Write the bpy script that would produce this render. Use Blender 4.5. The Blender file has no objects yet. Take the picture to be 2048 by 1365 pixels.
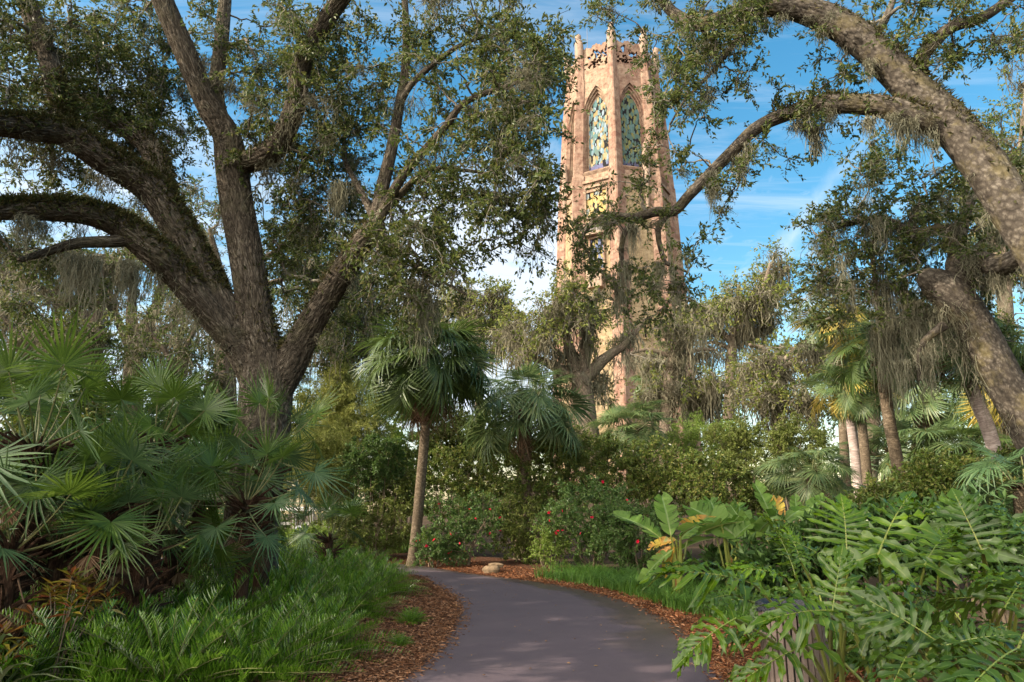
import bpy, bmesh, math, random
import numpy as np
from mathutils import Vector, Matrix

PI = math.pi
rng = np.random.default_rng(11)
random.seed(5)
sc = bpy.context.scene
COL = sc.collection

# ------------------------------------------------------------------ camera
PITCH = math.atan(317.5 / 1365.3)
EYE = np.array([0.0, 0.0, 1.6])
cam = bpy.data.cameras.new("camera")
cam.lens = 24.0
cam.sensor_width = 36.0
cam.clip_start = 0.05
cam.clip_end = 3000.0
camo = bpy.data.objects.new("camera", cam)
camo.location = EYE
camo.rotation_euler = (PI / 2 + PITCH, 0, 0)
COL.objects.link(camo)
sc.camera = camo

# ------------------------------------------------------------------ render and light
sc.render.engine = 'CYCLES'
sc.cycles.use_denoising = True
sc.cycles.max_bounces = 7
sc.cycles.diffuse_bounces = 4
sc.cycles.glossy_bounces = 2
sc.cycles.transmission_bounces = 3
sc.cycles.transparent_max_bounces = 8
sc.cycles.caustics_reflective = False
sc.cycles.caustics_refractive = False
sc.view_settings.view_transform = 'Standard'
sc.view_settings.look = 'None'
sc.view_settings.exposure = 1.03
sc.view_settings.gamma = 1.0

SUN_EL = math.radians(33)
SUN_AZ = math.radians(249)          # clockwise from +Y
SUNV = Vector((math.sin(SUN_AZ) * math.cos(SUN_EL), math.cos(SUN_AZ) * math.cos(SUN_EL), math.sin(SUN_EL)))
sun = bpy.data.lights.new("sun", 'SUN')
sun.energy = 4.4
sun.angle = math.radians(0.5)
sun.color = (1.0, 0.86, 0.68)
suno = bpy.data.objects.new("sun", sun)
suno.rotation_euler = SUNV.to_track_quat('Z', 'Y').to_euler()
suno.location = SUNV * 60
COL.objects.link(suno)

# camera-frame helper vectors: where a place seen in the photograph stands at a chosen distance
_F = np.array([0, math.cos(PITCH), math.sin(PITCH)])
_R = np.array([1.0, 0, 0])
_U = np.array([0, -math.sin(PITCH), math.cos(PITCH)])


def ray(px, py):
    return _F + _R * (px - 1024) / 1365.3 + _U * (682.5 - py) / 1365.3


def P(px, py, Y):
    d = ray(px, py)
    return EYE + d * (Y / d[1])


def PS(px, py, Y):
    """point and metres per photo pixel there"""
    d = ray(px, py)
    s = Y / d[1]
    return EYE + d * s, s / 1365.3


def G(px, py, z=0.0):
    d = ray(px, py)
    return EYE + d * ((z - EYE[2]) / d[2])


def smooth01(t):
    t = np.clip(t, 0, 1)
    return t * t * (3 - 2 * t)


def gh(x, y):
    """height of the ground"""
    x = np.asarray(x, float); y = np.asarray(y, float)
    return 3.0 * smooth01((y - 24) / 50.0) * smooth01((x + 12) / 14) - 3.0 * smooth01((y - 30) / 40.0) * smooth01((-x - 8) / 10)


# ------------------------------------------------------------------ world: sky with cirrus and a contrail
W = bpy.data.worlds.new("World")
sc.world = W
W.use_nodes = True
nt = W.node_tree
nt.nodes.clear()


class NT:
    def __init__(self, tree):
        self.t = tree

    def n(self, typ, **kw):
        nd = self.t.nodes.new(typ)
        for k, v in kw.items():
            if k.startswith('i_'):
                nd.inputs[k[2:].replace('_', ' ')].default_value = v
            else:
                setattr(nd, k, v)
        return nd

    def l(self, a, b):
        self.t.links.new(a, b)

    def math(self, op, a, b=None, c=None, clamp=False):
        nd = self.t.nodes.new('ShaderNodeMath')
        nd.operation = op
        nd.use_clamp = clamp
        for i, v in enumerate((a, b, c)):
            if v is None:
                continue
            if isinstance(v, (int, float)):
                nd.inputs[i].default_value = v
            else:
                self.l(v, nd.inputs[i])
        return nd.outputs[0]

    def ramp(self, fac, stops, interp='LINEAR'):
        nd = self.t.nodes.new('ShaderNodeValToRGB')
        cr = nd.color_ramp
        cr.interpolation = interp
        while len(cr.elements) < len(stops):
            cr.elements.new(0.5)
        for e, (p, c) in zip(cr.elements, stops):
            e.position = p
            e.color = (c, c, c, 1) if isinstance(c, (int, float)) else (*c, 1)
        if fac is not None:
            self.l(fac, nd.inputs[0])
        return nd

    def mix(self, fac, a, b, blend='MIX'):
        nd = self.t.nodes.new('ShaderNodeMix')
        nd.data_type = 'RGBA'
        nd.blend_type = blend
        for s, v in ((nd.inputs[0], fac), (nd.inputs[6], a), (nd.inputs[7], b)):
            if isinstance(v, (int, float)):
                s.default_value = v
            elif isinstance(v, tuple):
                s.default_value = (*v, 1)
            else:
                self.l(v, s)
        return nd.outputs[2]

    def noise(self, vec=None, scale=5.0, detail=4.0, rough=0.5, dist=0.0):
        nd = self.t.nodes.new('ShaderNodeTexNoise')
        nd.inputs['Scale'].default_value = scale
        nd.inputs['Detail'].default_value = detail
        nd.inputs['Roughness'].default_value = rough
        nd.inputs['Distortion'].default_value = dist
        if vec is not None:
            self.l(vec, nd.inputs['Vector'])
        return nd.outputs['Fac']

    def mapping(self, vec, scale=(1, 1, 1), rot=(0, 0, 0), loc=(0, 0, 0)):
        nd = self.t.nodes.new('ShaderNodeMapping')
        nd.inputs['Scale'].default_value = scale
        nd.inputs['Rotation'].default_value = rot
        nd.inputs['Location'].default_value = loc
        self.l(vec, nd.inputs['Vector'])
        return nd.outputs[0]

    def vdot(self, vec, v):
        nd = self.t.nodes.new('ShaderNodeVectorMath')
        nd.operation = 'DOT_PRODUCT'
        self.l(vec, nd.inputs[0])
        nd.inputs[1].default_value = tuple(v)
        return nd.outputs['Value']


w = NT(nt)
sky = w.n('ShaderNodeTexSky')
sky.sky_type = 'NISHITA'
sky.sun_disc = False
sky.sun_elevation = SUN_EL
sky.sun_rotation = SUN_AZ
sky.air_density = 1.3
sky.dust_density = 0.6
sky.ozone_density = 2.0
hs = w.n('ShaderNodeHueSaturation')
hs.inputs['Hue'].default_value = 0.485
hs.inputs['Saturation'].default_value = 1.36
w.l(sky.outputs[0], hs.inputs['Color'])
tc = w.n('ShaderNodeTexCoord')
dirv = tc.outputs['Generated']
sep = w.n('ShaderNodeSeparateXYZ')
w.l(dirv, sep.inputs[0])
zc = w.math('MAXIMUM', sep.outputs['Z'], 0.06)
cx = w.math('DIVIDE', sep.outputs['X'], zc)
cy = w.math('DIVIDE', sep.outputs['Y'], zc)
comb = w.n('ShaderNodeCombineXYZ')
w.l(cx, comb.inputs[0])
w.l(cy, comb.inputs[1])
cv = comb.outputs[0]
# puffy patches, denser towards the west side, thin cirrus everywhere
big = w.noise(w.mapping(cv, (0.7, 0.5, 1), (0, 0, 0.5), (3.3, 1.1, 0)), 1.0, 4, 0.55)
small = w.noise(w.mapping(cv, (3.2, 2.2, 1), (0, 0, 0.4)), 1.6, 7, 0.62, 0.4)
west = w.math('MULTIPLY_ADD', sep.outputs['X'], -0.14, -0.02)
cm = w.math('ADD', w.math('ADD', w.math('MULTIPLY', big, 0.75), w.math('MULTIPLY', small, 0.6)), west)
cm = w.math('ADD', cm, w.math('MULTIPLY_ADD', sep.outputs['Z'], -0.55, 0.20))
dbank = ray(1000, 560); dbank = dbank / np.linalg.norm(dbank)
bank = w.ramp(w.vdot(dirv, dbank), [(0.972, 0.0), (0.996, 0.34)]).outputs[0]
cm = w.math('ADD', cm, bank)
puff = w.ramp(cm, [(0.66, 0.0), (0.92, 0.75)]).outputs[0]
cir = w.noise(w.mapping(cv, (0.5, 3.0, 1), (0, 0, -0.7), (0.4, 2.7, 0)), 1.3, 8, 0.65, 0.6)
cirr = w.ramp(cir, [(0.50, 0.0), (0.80, 0.45)]).outputs[0]
# contrail
d1 = ray(1735, 270); d1 = d1 / np.linalg.norm(d1)
d2 = ray(1500, 590); d2 = d2 / np.linalg.norm(d2)
nn = np.cross(d1, d2); nn = nn / np.linalg.norm(nn)
mid = (d1 + d2) / 2; mid /= np.linalg.norm(mid)
tt = np.cross(nn, mid)
wob = w.noise(w.mapping(dirv, (1, 1, 1)), 30.0, 8, 0.7)
off = w.math('ADD', w.vdot(dirv, nn), w.math('MULTIPLY_ADD', wob, 0.03, -0.015))
along = w.vdot(dirv, tt)
wid = w.math('MULTIPLY_ADD', along, 0.032 if tt @ d2 > 0 else -0.032, 0.018)
band = w.math('SUBTRACT', 1.0, w.math('DIVIDE', w.math('ABSOLUTE', off), wid), clamp=True)
endf = w.math('MULTIPLY', w.math('SUBTRACT', 0.155, w.math('ABSOLUTE', along)), 7.0, clamp=True)
tn = w.ramp(w.noise(w.mapping(dirv, (1, 1, 1), (0, 0, 0), (4, 2, 1)), 12.0, 7, 0.65), [(0.30, 0.25), (0.65, 1.0)]).outputs[0]
trail = w.math('MULTIPLY', w.math('MULTIPLY', w.math('MULTIPLY', band, endf), tn), 0.55)
cl = w.math('MAXIMUM', w.math('MAXIMUM', puff, cirr), trail)
cl = w.math('MULTIPLY', cl, w.math('MULTIPLY', w.math('ADD', sep.outputs['Z'], 0.02), 8.0, clamp=True))
skyc = w.mix(cl, hs.outputs[0], (5.2, 5.4, 5.8))
# unseen bright cloud added to the southwestern sky, behind the viewer, as fill light
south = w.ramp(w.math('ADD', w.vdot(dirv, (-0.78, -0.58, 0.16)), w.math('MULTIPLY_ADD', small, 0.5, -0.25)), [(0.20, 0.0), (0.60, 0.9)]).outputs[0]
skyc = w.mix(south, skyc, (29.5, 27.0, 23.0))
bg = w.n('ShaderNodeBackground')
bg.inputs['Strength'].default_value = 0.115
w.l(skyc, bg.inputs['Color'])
wo = w.n('ShaderNodeOutputWorld')
w.l(bg.outputs[0], wo.inputs['Surface'])

# ------------------------------------------------------------------ materials
MATS = {}


def newmat(name):
    m = bpy.data.materials.new(name)
    m.use_nodes = True
    m.node_tree.nodes.clear()
    MATS[name] = m
    t = NT(m.node_tree)
    out = t.n('ShaderNodeOutputMaterial')
    return m, t, out


def principled(t, out, col, rough=0.7, spec=0.3, bump=None, bstr=0.5, bdist=0.02, metallic=0.0):
    b = t.n('ShaderNodeBsdfPrincipled')
    if isinstance(col, tuple):
        b.inputs['Base Color'].default_value = (*col, 1)
    else:
        t.l(col, b.inputs['Base Color'])
    if isinstance(rough, (int, float)):
        b.inputs['Roughness'].default_value = rough
    else:
        t.l(rough, b.inputs['Roughness'])
    b.inputs['Specular IOR Level'].default_value = spec
    b.inputs['Metallic'].default_value = metallic
    if bump is not None:
        bp = t.n('ShaderNodeBump')
        bp.inputs['Strength'].default_value = bstr
        bp.inputs['Distance'].default_value = bdist
        t.l(bump, bp.inputs['Height'])
        t.l(bp.outputs[0], b.inputs['Normal'])
    if out is not None:
        t.l(b.outputs[0], out.inputs['Surface'])
    return b


def leafmat(name, cols, rough=0.45, trans=0.25, spec=0.35, patch=None, pscale=0.8, vein=None):
    """leaf material: each leaf its own tint; patch = second colour in large irregular patches"""
    m, t, out = newmat(name)
    geo = t.n('ShaderNodeNewGeometry')
    n = len(cols)
    rp = t.ramp(geo.outputs['Random Per Island'], [(i / max(1, n - 1), c) for i, c in enumerate(cols)])
    col = rp.outputs[0]
    if patch is not None:
        tcn = t.n('ShaderNodeTexCoord')
        f = t.ramp(t.noise(tcn.outputs['Object'], pscale, 3, 0.6), [(0.45, 0.0), (0.68, 1.0)]).outputs[0]
        col = t.mix(f, col, patch)
    if vein is not None:
        uv = t.n('ShaderNodeUVMap')
        s = t.n('ShaderNodeSeparateXYZ')
        t.l(uv.outputs[0], s.inputs[0])
        f = t.ramp(t.math('ABSOLUTE', s.outputs['X']), [(0.05, 1.0), (0.11, 0.0)]).outputs[0]
        col = t.mix(f, col, vein)
    b = principled(t, None, col, rough, spec)
    tr = t.n('ShaderNodeBsdfTranslucent')
    hsn = t.n('ShaderNodeHueSaturation')
    hsn.inputs['Value'].default_value = 1.5
    hsn.inputs['Hue'].default_value = 0.49
    t.l(col, hsn.inputs['Color'])
    t.l(hsn.outputs[0], tr.inputs['Color'])
    ms = t.n('ShaderNodeMixShader')
    ms.inputs[0].default_value = trans
    t.l(b.outputs[0], ms.inputs[1])
    t.l(tr.outputs[0], ms.inputs[2])
    t.l(ms.outputs[0], out.inputs['Surface'])
    return m


def barkmat(name, dark, mid, light, sx=9.0, sy=2.2, lichen=None, bstr=1.0, bdist=0.04, pebble=False):
    m, t, out = newmat(name)
    uv = t.n('ShaderNodeUVMap')
    v = t.mapping(uv.outputs[0], (sx, sy, 1))
    if pebble:
        vo = t.n('ShaderNodeTexVoronoi')
        vo.inputs['Scale'].default_value = 1.0
        wv = t.n('ShaderNodeVectorMath'); wv.operation = 'ADD'
        cmb = t.n('ShaderNodeCombineXYZ')
        wn = t.noise(v, 0.6, 4, 0.7)
        t.l(t.math('MULTIPLY', wn, 2.4), cmb.inputs[0]); t.l(t.math('MULTIPLY', wn, -1.9), cmb.inputs[1])
        t.l(v, wv.inputs[0]); t.l(cmb.outputs[0], wv.inputs[1])
        t.l(wv.outputs[0], vo.inputs['Vector'])
        base = t.math('SUBTRACT', 1.0, vo.outputs['Distance'])
        ridge = t.math('ADD', t.math('MULTIPLY', base, 0.6), t.math('MULTIPLY', t.noise(v, 0.35, 5, 0.7), 0.45))
    else:
        n1 = t.noise(v, 1.0, 5, 0.62, 1.1)
        n2 = t.noise(t.mapping(v, (1.9, 1.5, 1), (0, 0, 0.12)), 1.0, 5, 0.65, 0.8)
        r1 = t.math('MULTIPLY', t.math('ABSOLUTE', t.math('SUBTRACT', n1, 0.5)), 5.0, clamp=True)
        r2 = t.math('MULTIPLY', t.math('ABSOLUTE', t.math('SUBTRACT', n2, 0.5)), 5.0, clamp=True)
        ridge = t.math('MULTIPLY', t.math('POWER', r1, 0.7), t.math('ADD', t.math('MULTIPLY', r2, 0.6), 0.4))
    fine = t.noise(v, 4.0, 6, 0.7)
    h = t.math('ADD', t.math('MULTIPLY', ridge, 0.75), t.math('MULTIPLY', fine, 0.45))
    col = t.ramp(h, [(0.22, dark), (0.46, mid), (0.74, light)] if not pebble else [(0.35, dark), (0.62, mid), (0.90, light)]).outputs[0]
    g = t.n('ShaderNodeTexCoord')
    blot = t.ramp(t.noise(g.outputs['Object'], 1.1, 5, 0.65), [(0.38, 0.55), (0.6, 0.0)]).outputs[0]
    col = t.mix(blot, col, tuple(c * 0.5 for c in mid))
    if lichen is not None:
        f = t.ramp(t.noise(g.outputs['Object'], 2.3, 6, 0.7), [(0.5, 0.0), (0.66, 0.6)]).outputs[0]
        col = t.mix(f, col, lichen)
    principled(t, out, col, 0.95, 0.08, h, bstr, bdist)
    return m


barkmat('bark_oak', (0.040, 0.032, 0.025), (0.170, 0.140, 0.108), (0.37, 0.32, 0.255), 13, 2.6, (0.15, 0.135, 0.085), 1.0, 0.08)
barkmat('bark_pebble', (0.022, 0.018, 0.015), (0.082, 0.069, 0.056), (0.235, 0.205, 0.168), 22, 14, (0.15, 0.125, 0.06), 0.8, 0.02, True)
barkmat('bark_far', (0.08, 0.06, 0.045), (0.18, 0.14, 0.105), (0.32, 0.26, 0.20), 6, 2.0, (0.16, 0.15, 0.10))
barkmat('twig_bark', (0.10, 0.085, 0.068), (0.21, 0.18, 0.145), (0.36, 0.32, 0.27), 20, 6, (0.27, 0.27, 0.22), 0.4, 0.01)
barkmat('bark_palm', (0.065, 0.048, 0.032), (0.155, 0.12, 0.083), (0.26, 0.205, 0.148), 5, 11, None, 0.7, 0.02)
barkmat('bark_palm_pale', (0.22, 0.17, 0.15), (0.42, 0.34, 0.31), (0.56, 0.47, 0.43), 2, 12, None, 0.6, 0.02)
barkmat('palm_fibre', (0.03, 0.018, 0.012), (0.10, 0.055, 0.035), (0.20, 0.13, 0.08), 30, 5, None, 1.0, 0.03)

leafmat('leaf_oak', [(0.030, 0.048, 0.013), (0.055, 0.080, 0.019), (0.088, 0.116, 0.027), (0.135, 0.130, 0.042)], 0.45, 0.33, 0.25)
leafmat('leaf_oak_mid', [(0.030, 0.052, 0.012), (0.055, 0.084, 0.018), (0.085, 0.115, 0.026), (0.12, 0.12, 0.036)], 0.5, 0.25, 0.2)
leafmat('leaf_oak_far', [(0.055, 0.078, 0.016), (0.095, 0.122, 0.024), (0.138, 0.160, 0.034), (0.19, 0.175, 0.055)], 0.55, 0.28, 0.15)
leafmat('leaf_wood', [(0.028, 0.050, 0.012), (0.052, 0.084, 0.018), (0.080, 0.112, 0.024)], 0.6, 0.25, 0.15)
leafmat('fern_limb', [(0.035, 0.040, 0.012), (0.06, 0.06, 0.02), (0.085, 0.065, 0.025), (0.05, 0.08, 0.02)], 0.6, 0.15, 0.2)
leafmat('moss', [(0.135, 0.132, 0.088), (0.185, 0.18, 0.125), (0.24, 0.235, 0.17), (0.17, 0.15, 0.105)], 0.95, 0.25, 0.05)
leafmat('moss_far', [(0.115, 0.106, 0.070), (0.155, 0.145, 0.098), (0.20, 0.188, 0.132), (0.135, 0.116, 0.078)], 0.95, 0.25, 0.05)
leafmat('fan_green', [(0.036, 0.074, 0.009), (0.060, 0.110, 0.014), (0.092, 0.150, 0.022)], 0.34, 0.28, 0.45)
leafmat('fan_blue', [(0.038, 0.078, 0.028), (0.060, 0.112, 0.042), (0.090, 0.145, 0.056)], 0.45, 0.2, 0.35)
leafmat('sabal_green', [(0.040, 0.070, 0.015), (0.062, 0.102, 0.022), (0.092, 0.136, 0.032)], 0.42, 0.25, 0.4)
leafmat('sabal_lit', [(0.060, 0.105, 0.035), (0.095, 0.145, 0.050), (0.14, 0.17, 0.062)], 0.42, 0.3, 0.4)  # paler copy of the palm green, sunlight put into the colour
leafmat('sabal_yellow', [(0.20, 0.18, 0.035), (0.32, 0.26, 0.05), (0.42, 0.31, 0.07)], 0.5, 0.3, 0.3)
leafmat('palm_dead', [(0.095, 0.055, 0.032), (0.17, 0.105, 0.065), (0.26, 0.175, 0.115)], 0.85, 0.2, 0.1)
leafmat('palm_stalk', [(0.10, 0.11, 0.04), (0.16, 0.15, 0.06)], 0.5, 0.05, 0.3)
leafmat('coontie_leaf', [(0.032, 0.086, 0.005), (0.058, 0.138, 0.009), (0.095, 0.190, 0.015), (0.145, 0.245, 0.03)], 0.27, 0.25, 0.65)
leafmat('philo_leaf', [(0.034, 0.074, 0.002), (0.052, 0.104, 0.003), (0.078, 0.138, 0.005)], 0.27, 0.28, 0.5, vein=(0.133, 0.172, 0.023))
leafmat('philo_dark', [(0.022, 0.049, 0.003), (0.034, 0.07, 0.005), (0.049, 0.09, 0.008)], 0.32, 0.22, 0.4, vein=(0.076, 0.128, 0.03))
leafmat('philo_stalk', [(0.15, 0.19, 0.035), (0.19, 0.20, 0.045)], 0.35, 0.05, 0.45)
leafmat('banana_leaf', [(0.060, 0.125, 0.016), (0.090, 0.165, 0.026), (0.125, 0.205, 0.042)], 0.5, 0.33, 0.22, vein=(0.16, 0.24, 0.09))
leafmat('banana_yellow', [(0.34, 0.25, 0.03), (0.42, 0.24, 0.03), (0.30, 0.15, 0.03)], 0.5, 0.3, 0.3, patch=(0.12, 0.15, 0.03), pscale=4.0)
leafmat('banana_dead', [(0.28, 0.14, 0.05), (0.36, 0.20, 0.08)], 0.8, 0.2, 0.1)
leafmat('shrub_dark', [(0.046, 0.078, 0.013), (0.082, 0.122, 0.020), (0.125, 0.165, 0.030), (0.19, 0.175, 0.05)], 0.45, 0.25, 0.28)
leafmat('shrub_mid', [(0.040, 0.085, 0.018), (0.065, 0.120, 0.025), (0.095, 0.150, 0.035)], 0.45, 0.25, 0.35)
leafmat('shrub_lime', [(0.17, 0.20, 0.04), (0.24, 0.26, 0.065), (0.30, 0.30, 0.10)], 0.5, 0.3, 0.25)
leafmat('shrub_olive', [(0.070, 0.095, 0.018), (0.105, 0.135, 0.026), (0.15, 0.165, 0.045)], 0.5, 0.28, 0.25)
leafmat('shrub_bright', [(0.09, 0.15, 0.02), (0.13, 0.20, 0.03), (0.18, 0.24, 0.05)], 0.45, 0.35, 0.3)
leafmat('low_leaf', [(0.020, 0.045, 0.010), (0.032, 0.068, 0.014), (0.05, 0.092, 0.02)], 0.5, 0.22, 0.22)
leafmat('croton_leaf', [(0.10, 0.11, 0.015), (0.24, 0.19, 0.02), (0.22, 0.055, 0.02), (0.07, 0.10, 0.015)], 0.35, 0.2, 0.45)
leafmat('strap_leaf', [(0.045, 0.085, 0.03), (0.075, 0.12, 0.045), (0.14, 0.15, 0.08)], 0.35, 0.2, 0.45)
leafmat('grass_blade', [(0.050, 0.125, 0.016), (0.080, 0.175, 0.024), (0.12, 0.22, 0.034)], 0.5, 0.25, 0.3)
leafmat('lawn_blade', [(0.10, 0.17, 0.02), (0.14, 0.22, 0.03), (0.18, 0.24, 0.04)], 0.5, 0.3, 0.3)
leafmat('petal_red', [(0.50, 0.008, 0.03), (0.62, 0.012, 0.06)], 0.5, 0.25, 0.3)
leafmat('petal_pink', [(0.62, 0.16, 0.24), (0.70, 0.28, 0.33)], 0.5, 0.25, 0.3)
leafmat('petal_white', [(0.75, 0.70, 0.55), (0.8, 0.78, 0.7)], 0.5, 0.25, 0.3)
leafmat('chip', [(0.06, 0.028, 0.016), (0.13, 0.06, 0.032), (0.21, 0.10, 0.05), (0.30, 0.17, 0.10), (0.09, 0.05, 0.035)], 0.9, 0.0, 0.1)
leafmat('chip_red', [(0.085, 0.030, 0.015), (0.165, 0.062, 0.027), (0.27, 0.115, 0.052), (0.36, 0.20, 0.115)], 0.9, 0.0, 0.1)
leafmat('fallen_leaf', [(0.24, 0.12, 0.04), (0.36, 0.22, 0.08), (0.16, 0.08, 0.03)], 0.8, 0.1, 0.1)


def simple(name, col, rough=0.6, spec=0.3, metallic=0.0, nscale=None, namt=0.3, bstr=0.3, bdist=0.01):
    m, t, out = newmat(name)
    if nscale:
        g = t.n('ShaderNodeTexCoord')
        n = t.noise(g.outputs['Object'], nscale, 6, 0.65)
        f = t.ramp(n, [(0.3, tuple(c * (1 - namt) for c in col)), (0.7, tuple(min(1, c * (1 + namt)) for c in col))])
        principled(t, out, f.outputs[0], rough, spec, n, bstr, bdist, metallic)
    else:
        principled(t, out, col, rough, spec, metallic=metallic)
    return m


simple('soil', (0.055, 0.038, 0.024), 0.95, 0.1, nscale=9, namt=0.6, bstr=0.8, bdist=0.05)
simple('mulch', (0.085, 0.040, 0.022), 0.95, 0.1, nscale=22, namt=0.6, bstr=1.0, bdist=0.04)
simple('stone', (0.20, 0.14, 0.085), 0.9, 0.15, nscale=7, namt=0.4, bstr=0.8, bdist=0.04)
simple('can_slat', (0.165, 0.125, 0.105), 0.75, 0.2, nscale=14, namt=0.25)
simple('can_dark', (0.02, 0.02, 0.02), 0.7, 0.2)
simple('bin_bag', (0.018, 0.018, 0.024), 0.25, 0.5, nscale=30, namt=0.3, bstr=1.0, bdist=0.02)
simple('white_paint', (0.80, 0.80, 0.78), 0.5, 0.3, nscale=2, namt=0.05)
simple('grey_post', (0.30, 0.29, 0.27), 0.7, 0.3, nscale=5, namt=0.2)
simple('sign_blue', (0.05, 0.07, 0.25), 0.5, 0.3)
simple('rod_metal', (0.12, 0.11, 0.11), 0.5, 0.4, 0.6)
simple('dark_inside', (0.02, 0.016, 0.014), 0.9, 0.1)  # near-black, the shade of unlit interiors put into the colour
simple('statue_stone', (0.245, 0.177, 0.133), 0.85, 0.15, nscale=2.5, namt=0.25, bstr=0.6, bdist=0.06)
simple('twig_plain', (0.17, 0.13, 0.09), 0.9, 0.1, nscale=8, namt=0.3)
simple('twig_green', (0.13, 0.14, 0.05), 0.8, 0.1, nscale=8, namt=0.3)


def make_asphalt():
    m, t, out = newmat('asphalt')
    g = t.n('ShaderNodeTexCoord')
    o = g.outputs['Object']
    fine = t.noise(o, 170, 3, 0.7)
    med = t.noise(o, 2.2, 6, 0.6)
    lo = t.noise(t.mapping(o, (0.5, 1.2, 1)), 0.8, 4, 0.55)
    c1 = t.ramp(fine, [(0.3, (0.043, 0.032, 0.040)), (0.7, (0.096, 0.072, 0.084))]).outputs[0]
    c2 = t.mix(t.ramp(med, [(0.35, 0.0), (0.75, 0.45)]).outputs[0], c1, (0.098, 0.074, 0.078))
    # damp strip along the far outer edge, and faint damp patches
    s = t.n('ShaderNodeSeparateXYZ')
    uv = t.n('ShaderNodeUVMap')
    t.l(uv.outputs[0], s.inputs[0])
    wet = t.math('ADD', s.outputs['X'], t.math('MULTIPLY', t.math('SUBTRACT', lo, 0.5), 0.7))
    far = t.ramp(s.outputs['Y'], [(0.30, 0.0), (0.42, 1.0), (0.75, 1.0), (0.9, 0.3)]).outputs[0]
    wetf = t.math('MULTIPLY', t.ramp(wet, [(0.70, 0.0), (0.80, 1.0)]).outputs[0], far)
    # soil and crumbled mulch trodden in along both edges, worn paler patches
    ed = t.math('ADD', t.math('MULTIPLY', t.math('ABSOLUTE', t.math('SUBTRACT', s.outputs['X'], 0.5)), 2.0), t.math('MULTIPLY_ADD', t.noise(o, 5.0, 6, 0.7), 0.34, -0.17))
    c2 = t.mix(t.ramp(ed, [(0.86, 0.0), (1.02, 0.75)]).outputs[0], c2, (0.060, 0.034, 0.022))
    c2 = t.mix(t.ramp(t.noise(o, 0.9, 8, 0.75), [(0.52, 0.0), (0.72, 0.35)]).outputs[0], c2, (0.045, 0.034, 0.040))
    speck = t.ramp(t.noise(o, 60, 2, 0.5), [(0.70, 0.0), (0.74, 0.6)]).outputs[0]
    c2 = t.mix(speck, c2, (0.17, 0.13, 0.12))
    col = t.mix(t.math('MULTIPLY', wetf, 0.62), c2, (0.045, 0.034, 0.026))
    rough = t.math('SUBTRACT', t.math('MULTIPLY_ADD', lo, 0.25, 0.52), t.math('MULTIPLY', wetf, 0.28))
    principled(t, out, col, rough, 0.35, fine, 0.35, 0.004)


make_asphalt()


def make_marble(name, c_a, c_b, c_c, bw, bh, mortar, seed=0.0, mix_noise=0.55):
    m, t, out = newmat(name)
    uv = t.n('ShaderNodeUVMap')
    v = t.mapping(uv.outputs[0], (1, 1, 1), (0, 0, 0), (seed, seed * 1.7, 0))
    br = t.n('ShaderNodeTexBrick')
    br.offset = 0.43
    br.inputs['Color1'].default_value = (*c_a, 1)
    br.inputs['Color2'].default_value = (*c_b, 1)
    br.inputs['Mortar'].default_value = (*mortar, 1)
    br.inputs['Scale'].default_value = 1.0
    br.inputs['Mortar Size'].default_value = 0.018
    br.inputs['Mortar Smooth'].default_value = 0.3
    br.inputs['Bias'].default_value = -0.1
    br.inputs['Brick Width'].default_value = bw
    br.inputs['Row Height'].default_value = bh
    t.l(v, br.inputs['Vector'])
    big = t.noise(v, 0.4, 6, 0.65, 0.5)
    col = t.mix(t.ramp(big, [(0.36, 0.0), (0.66, mix_noise)]).outputs[0], br.outputs['Color'], c_c)
    fine = t.noise(v, 1.5, 7, 0.72)
    col = t.mix(t.ramp(fine, [(0.38, 0.75), (0.56, 0.0)]).outputs[0], col, tuple(c * 0.55 for c in c_b))
    streak = t.noise(t.mapping(v, (1.6, 0.12, 1)), 1.5, 5, 0.6)
    col = t.mix(t.ramp(streak, [(0.50, 0.0), (0.75, 0.5)]).outputs[0], col, (0.17, 0.125, 0.105))
    h = t.math('ADD', br.outputs['Fac'], t.math('MULTIPLY', fine, -0.8))
    principled(t, out, col, 0.95, 0.05, h, 0.6, -0.05)


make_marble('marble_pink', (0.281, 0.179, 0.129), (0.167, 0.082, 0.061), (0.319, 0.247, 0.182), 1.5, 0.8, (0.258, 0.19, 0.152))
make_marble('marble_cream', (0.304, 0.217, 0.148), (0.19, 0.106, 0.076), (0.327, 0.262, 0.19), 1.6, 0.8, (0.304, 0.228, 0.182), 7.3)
make_marble('coquina', (0.306, 0.23, 0.14), (0.238, 0.17, 0.098), (0.332, 0.259, 0.162), 0.9, 0.32, (0.34, 0.255, 0.162), 3.1, 0.4)


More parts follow.
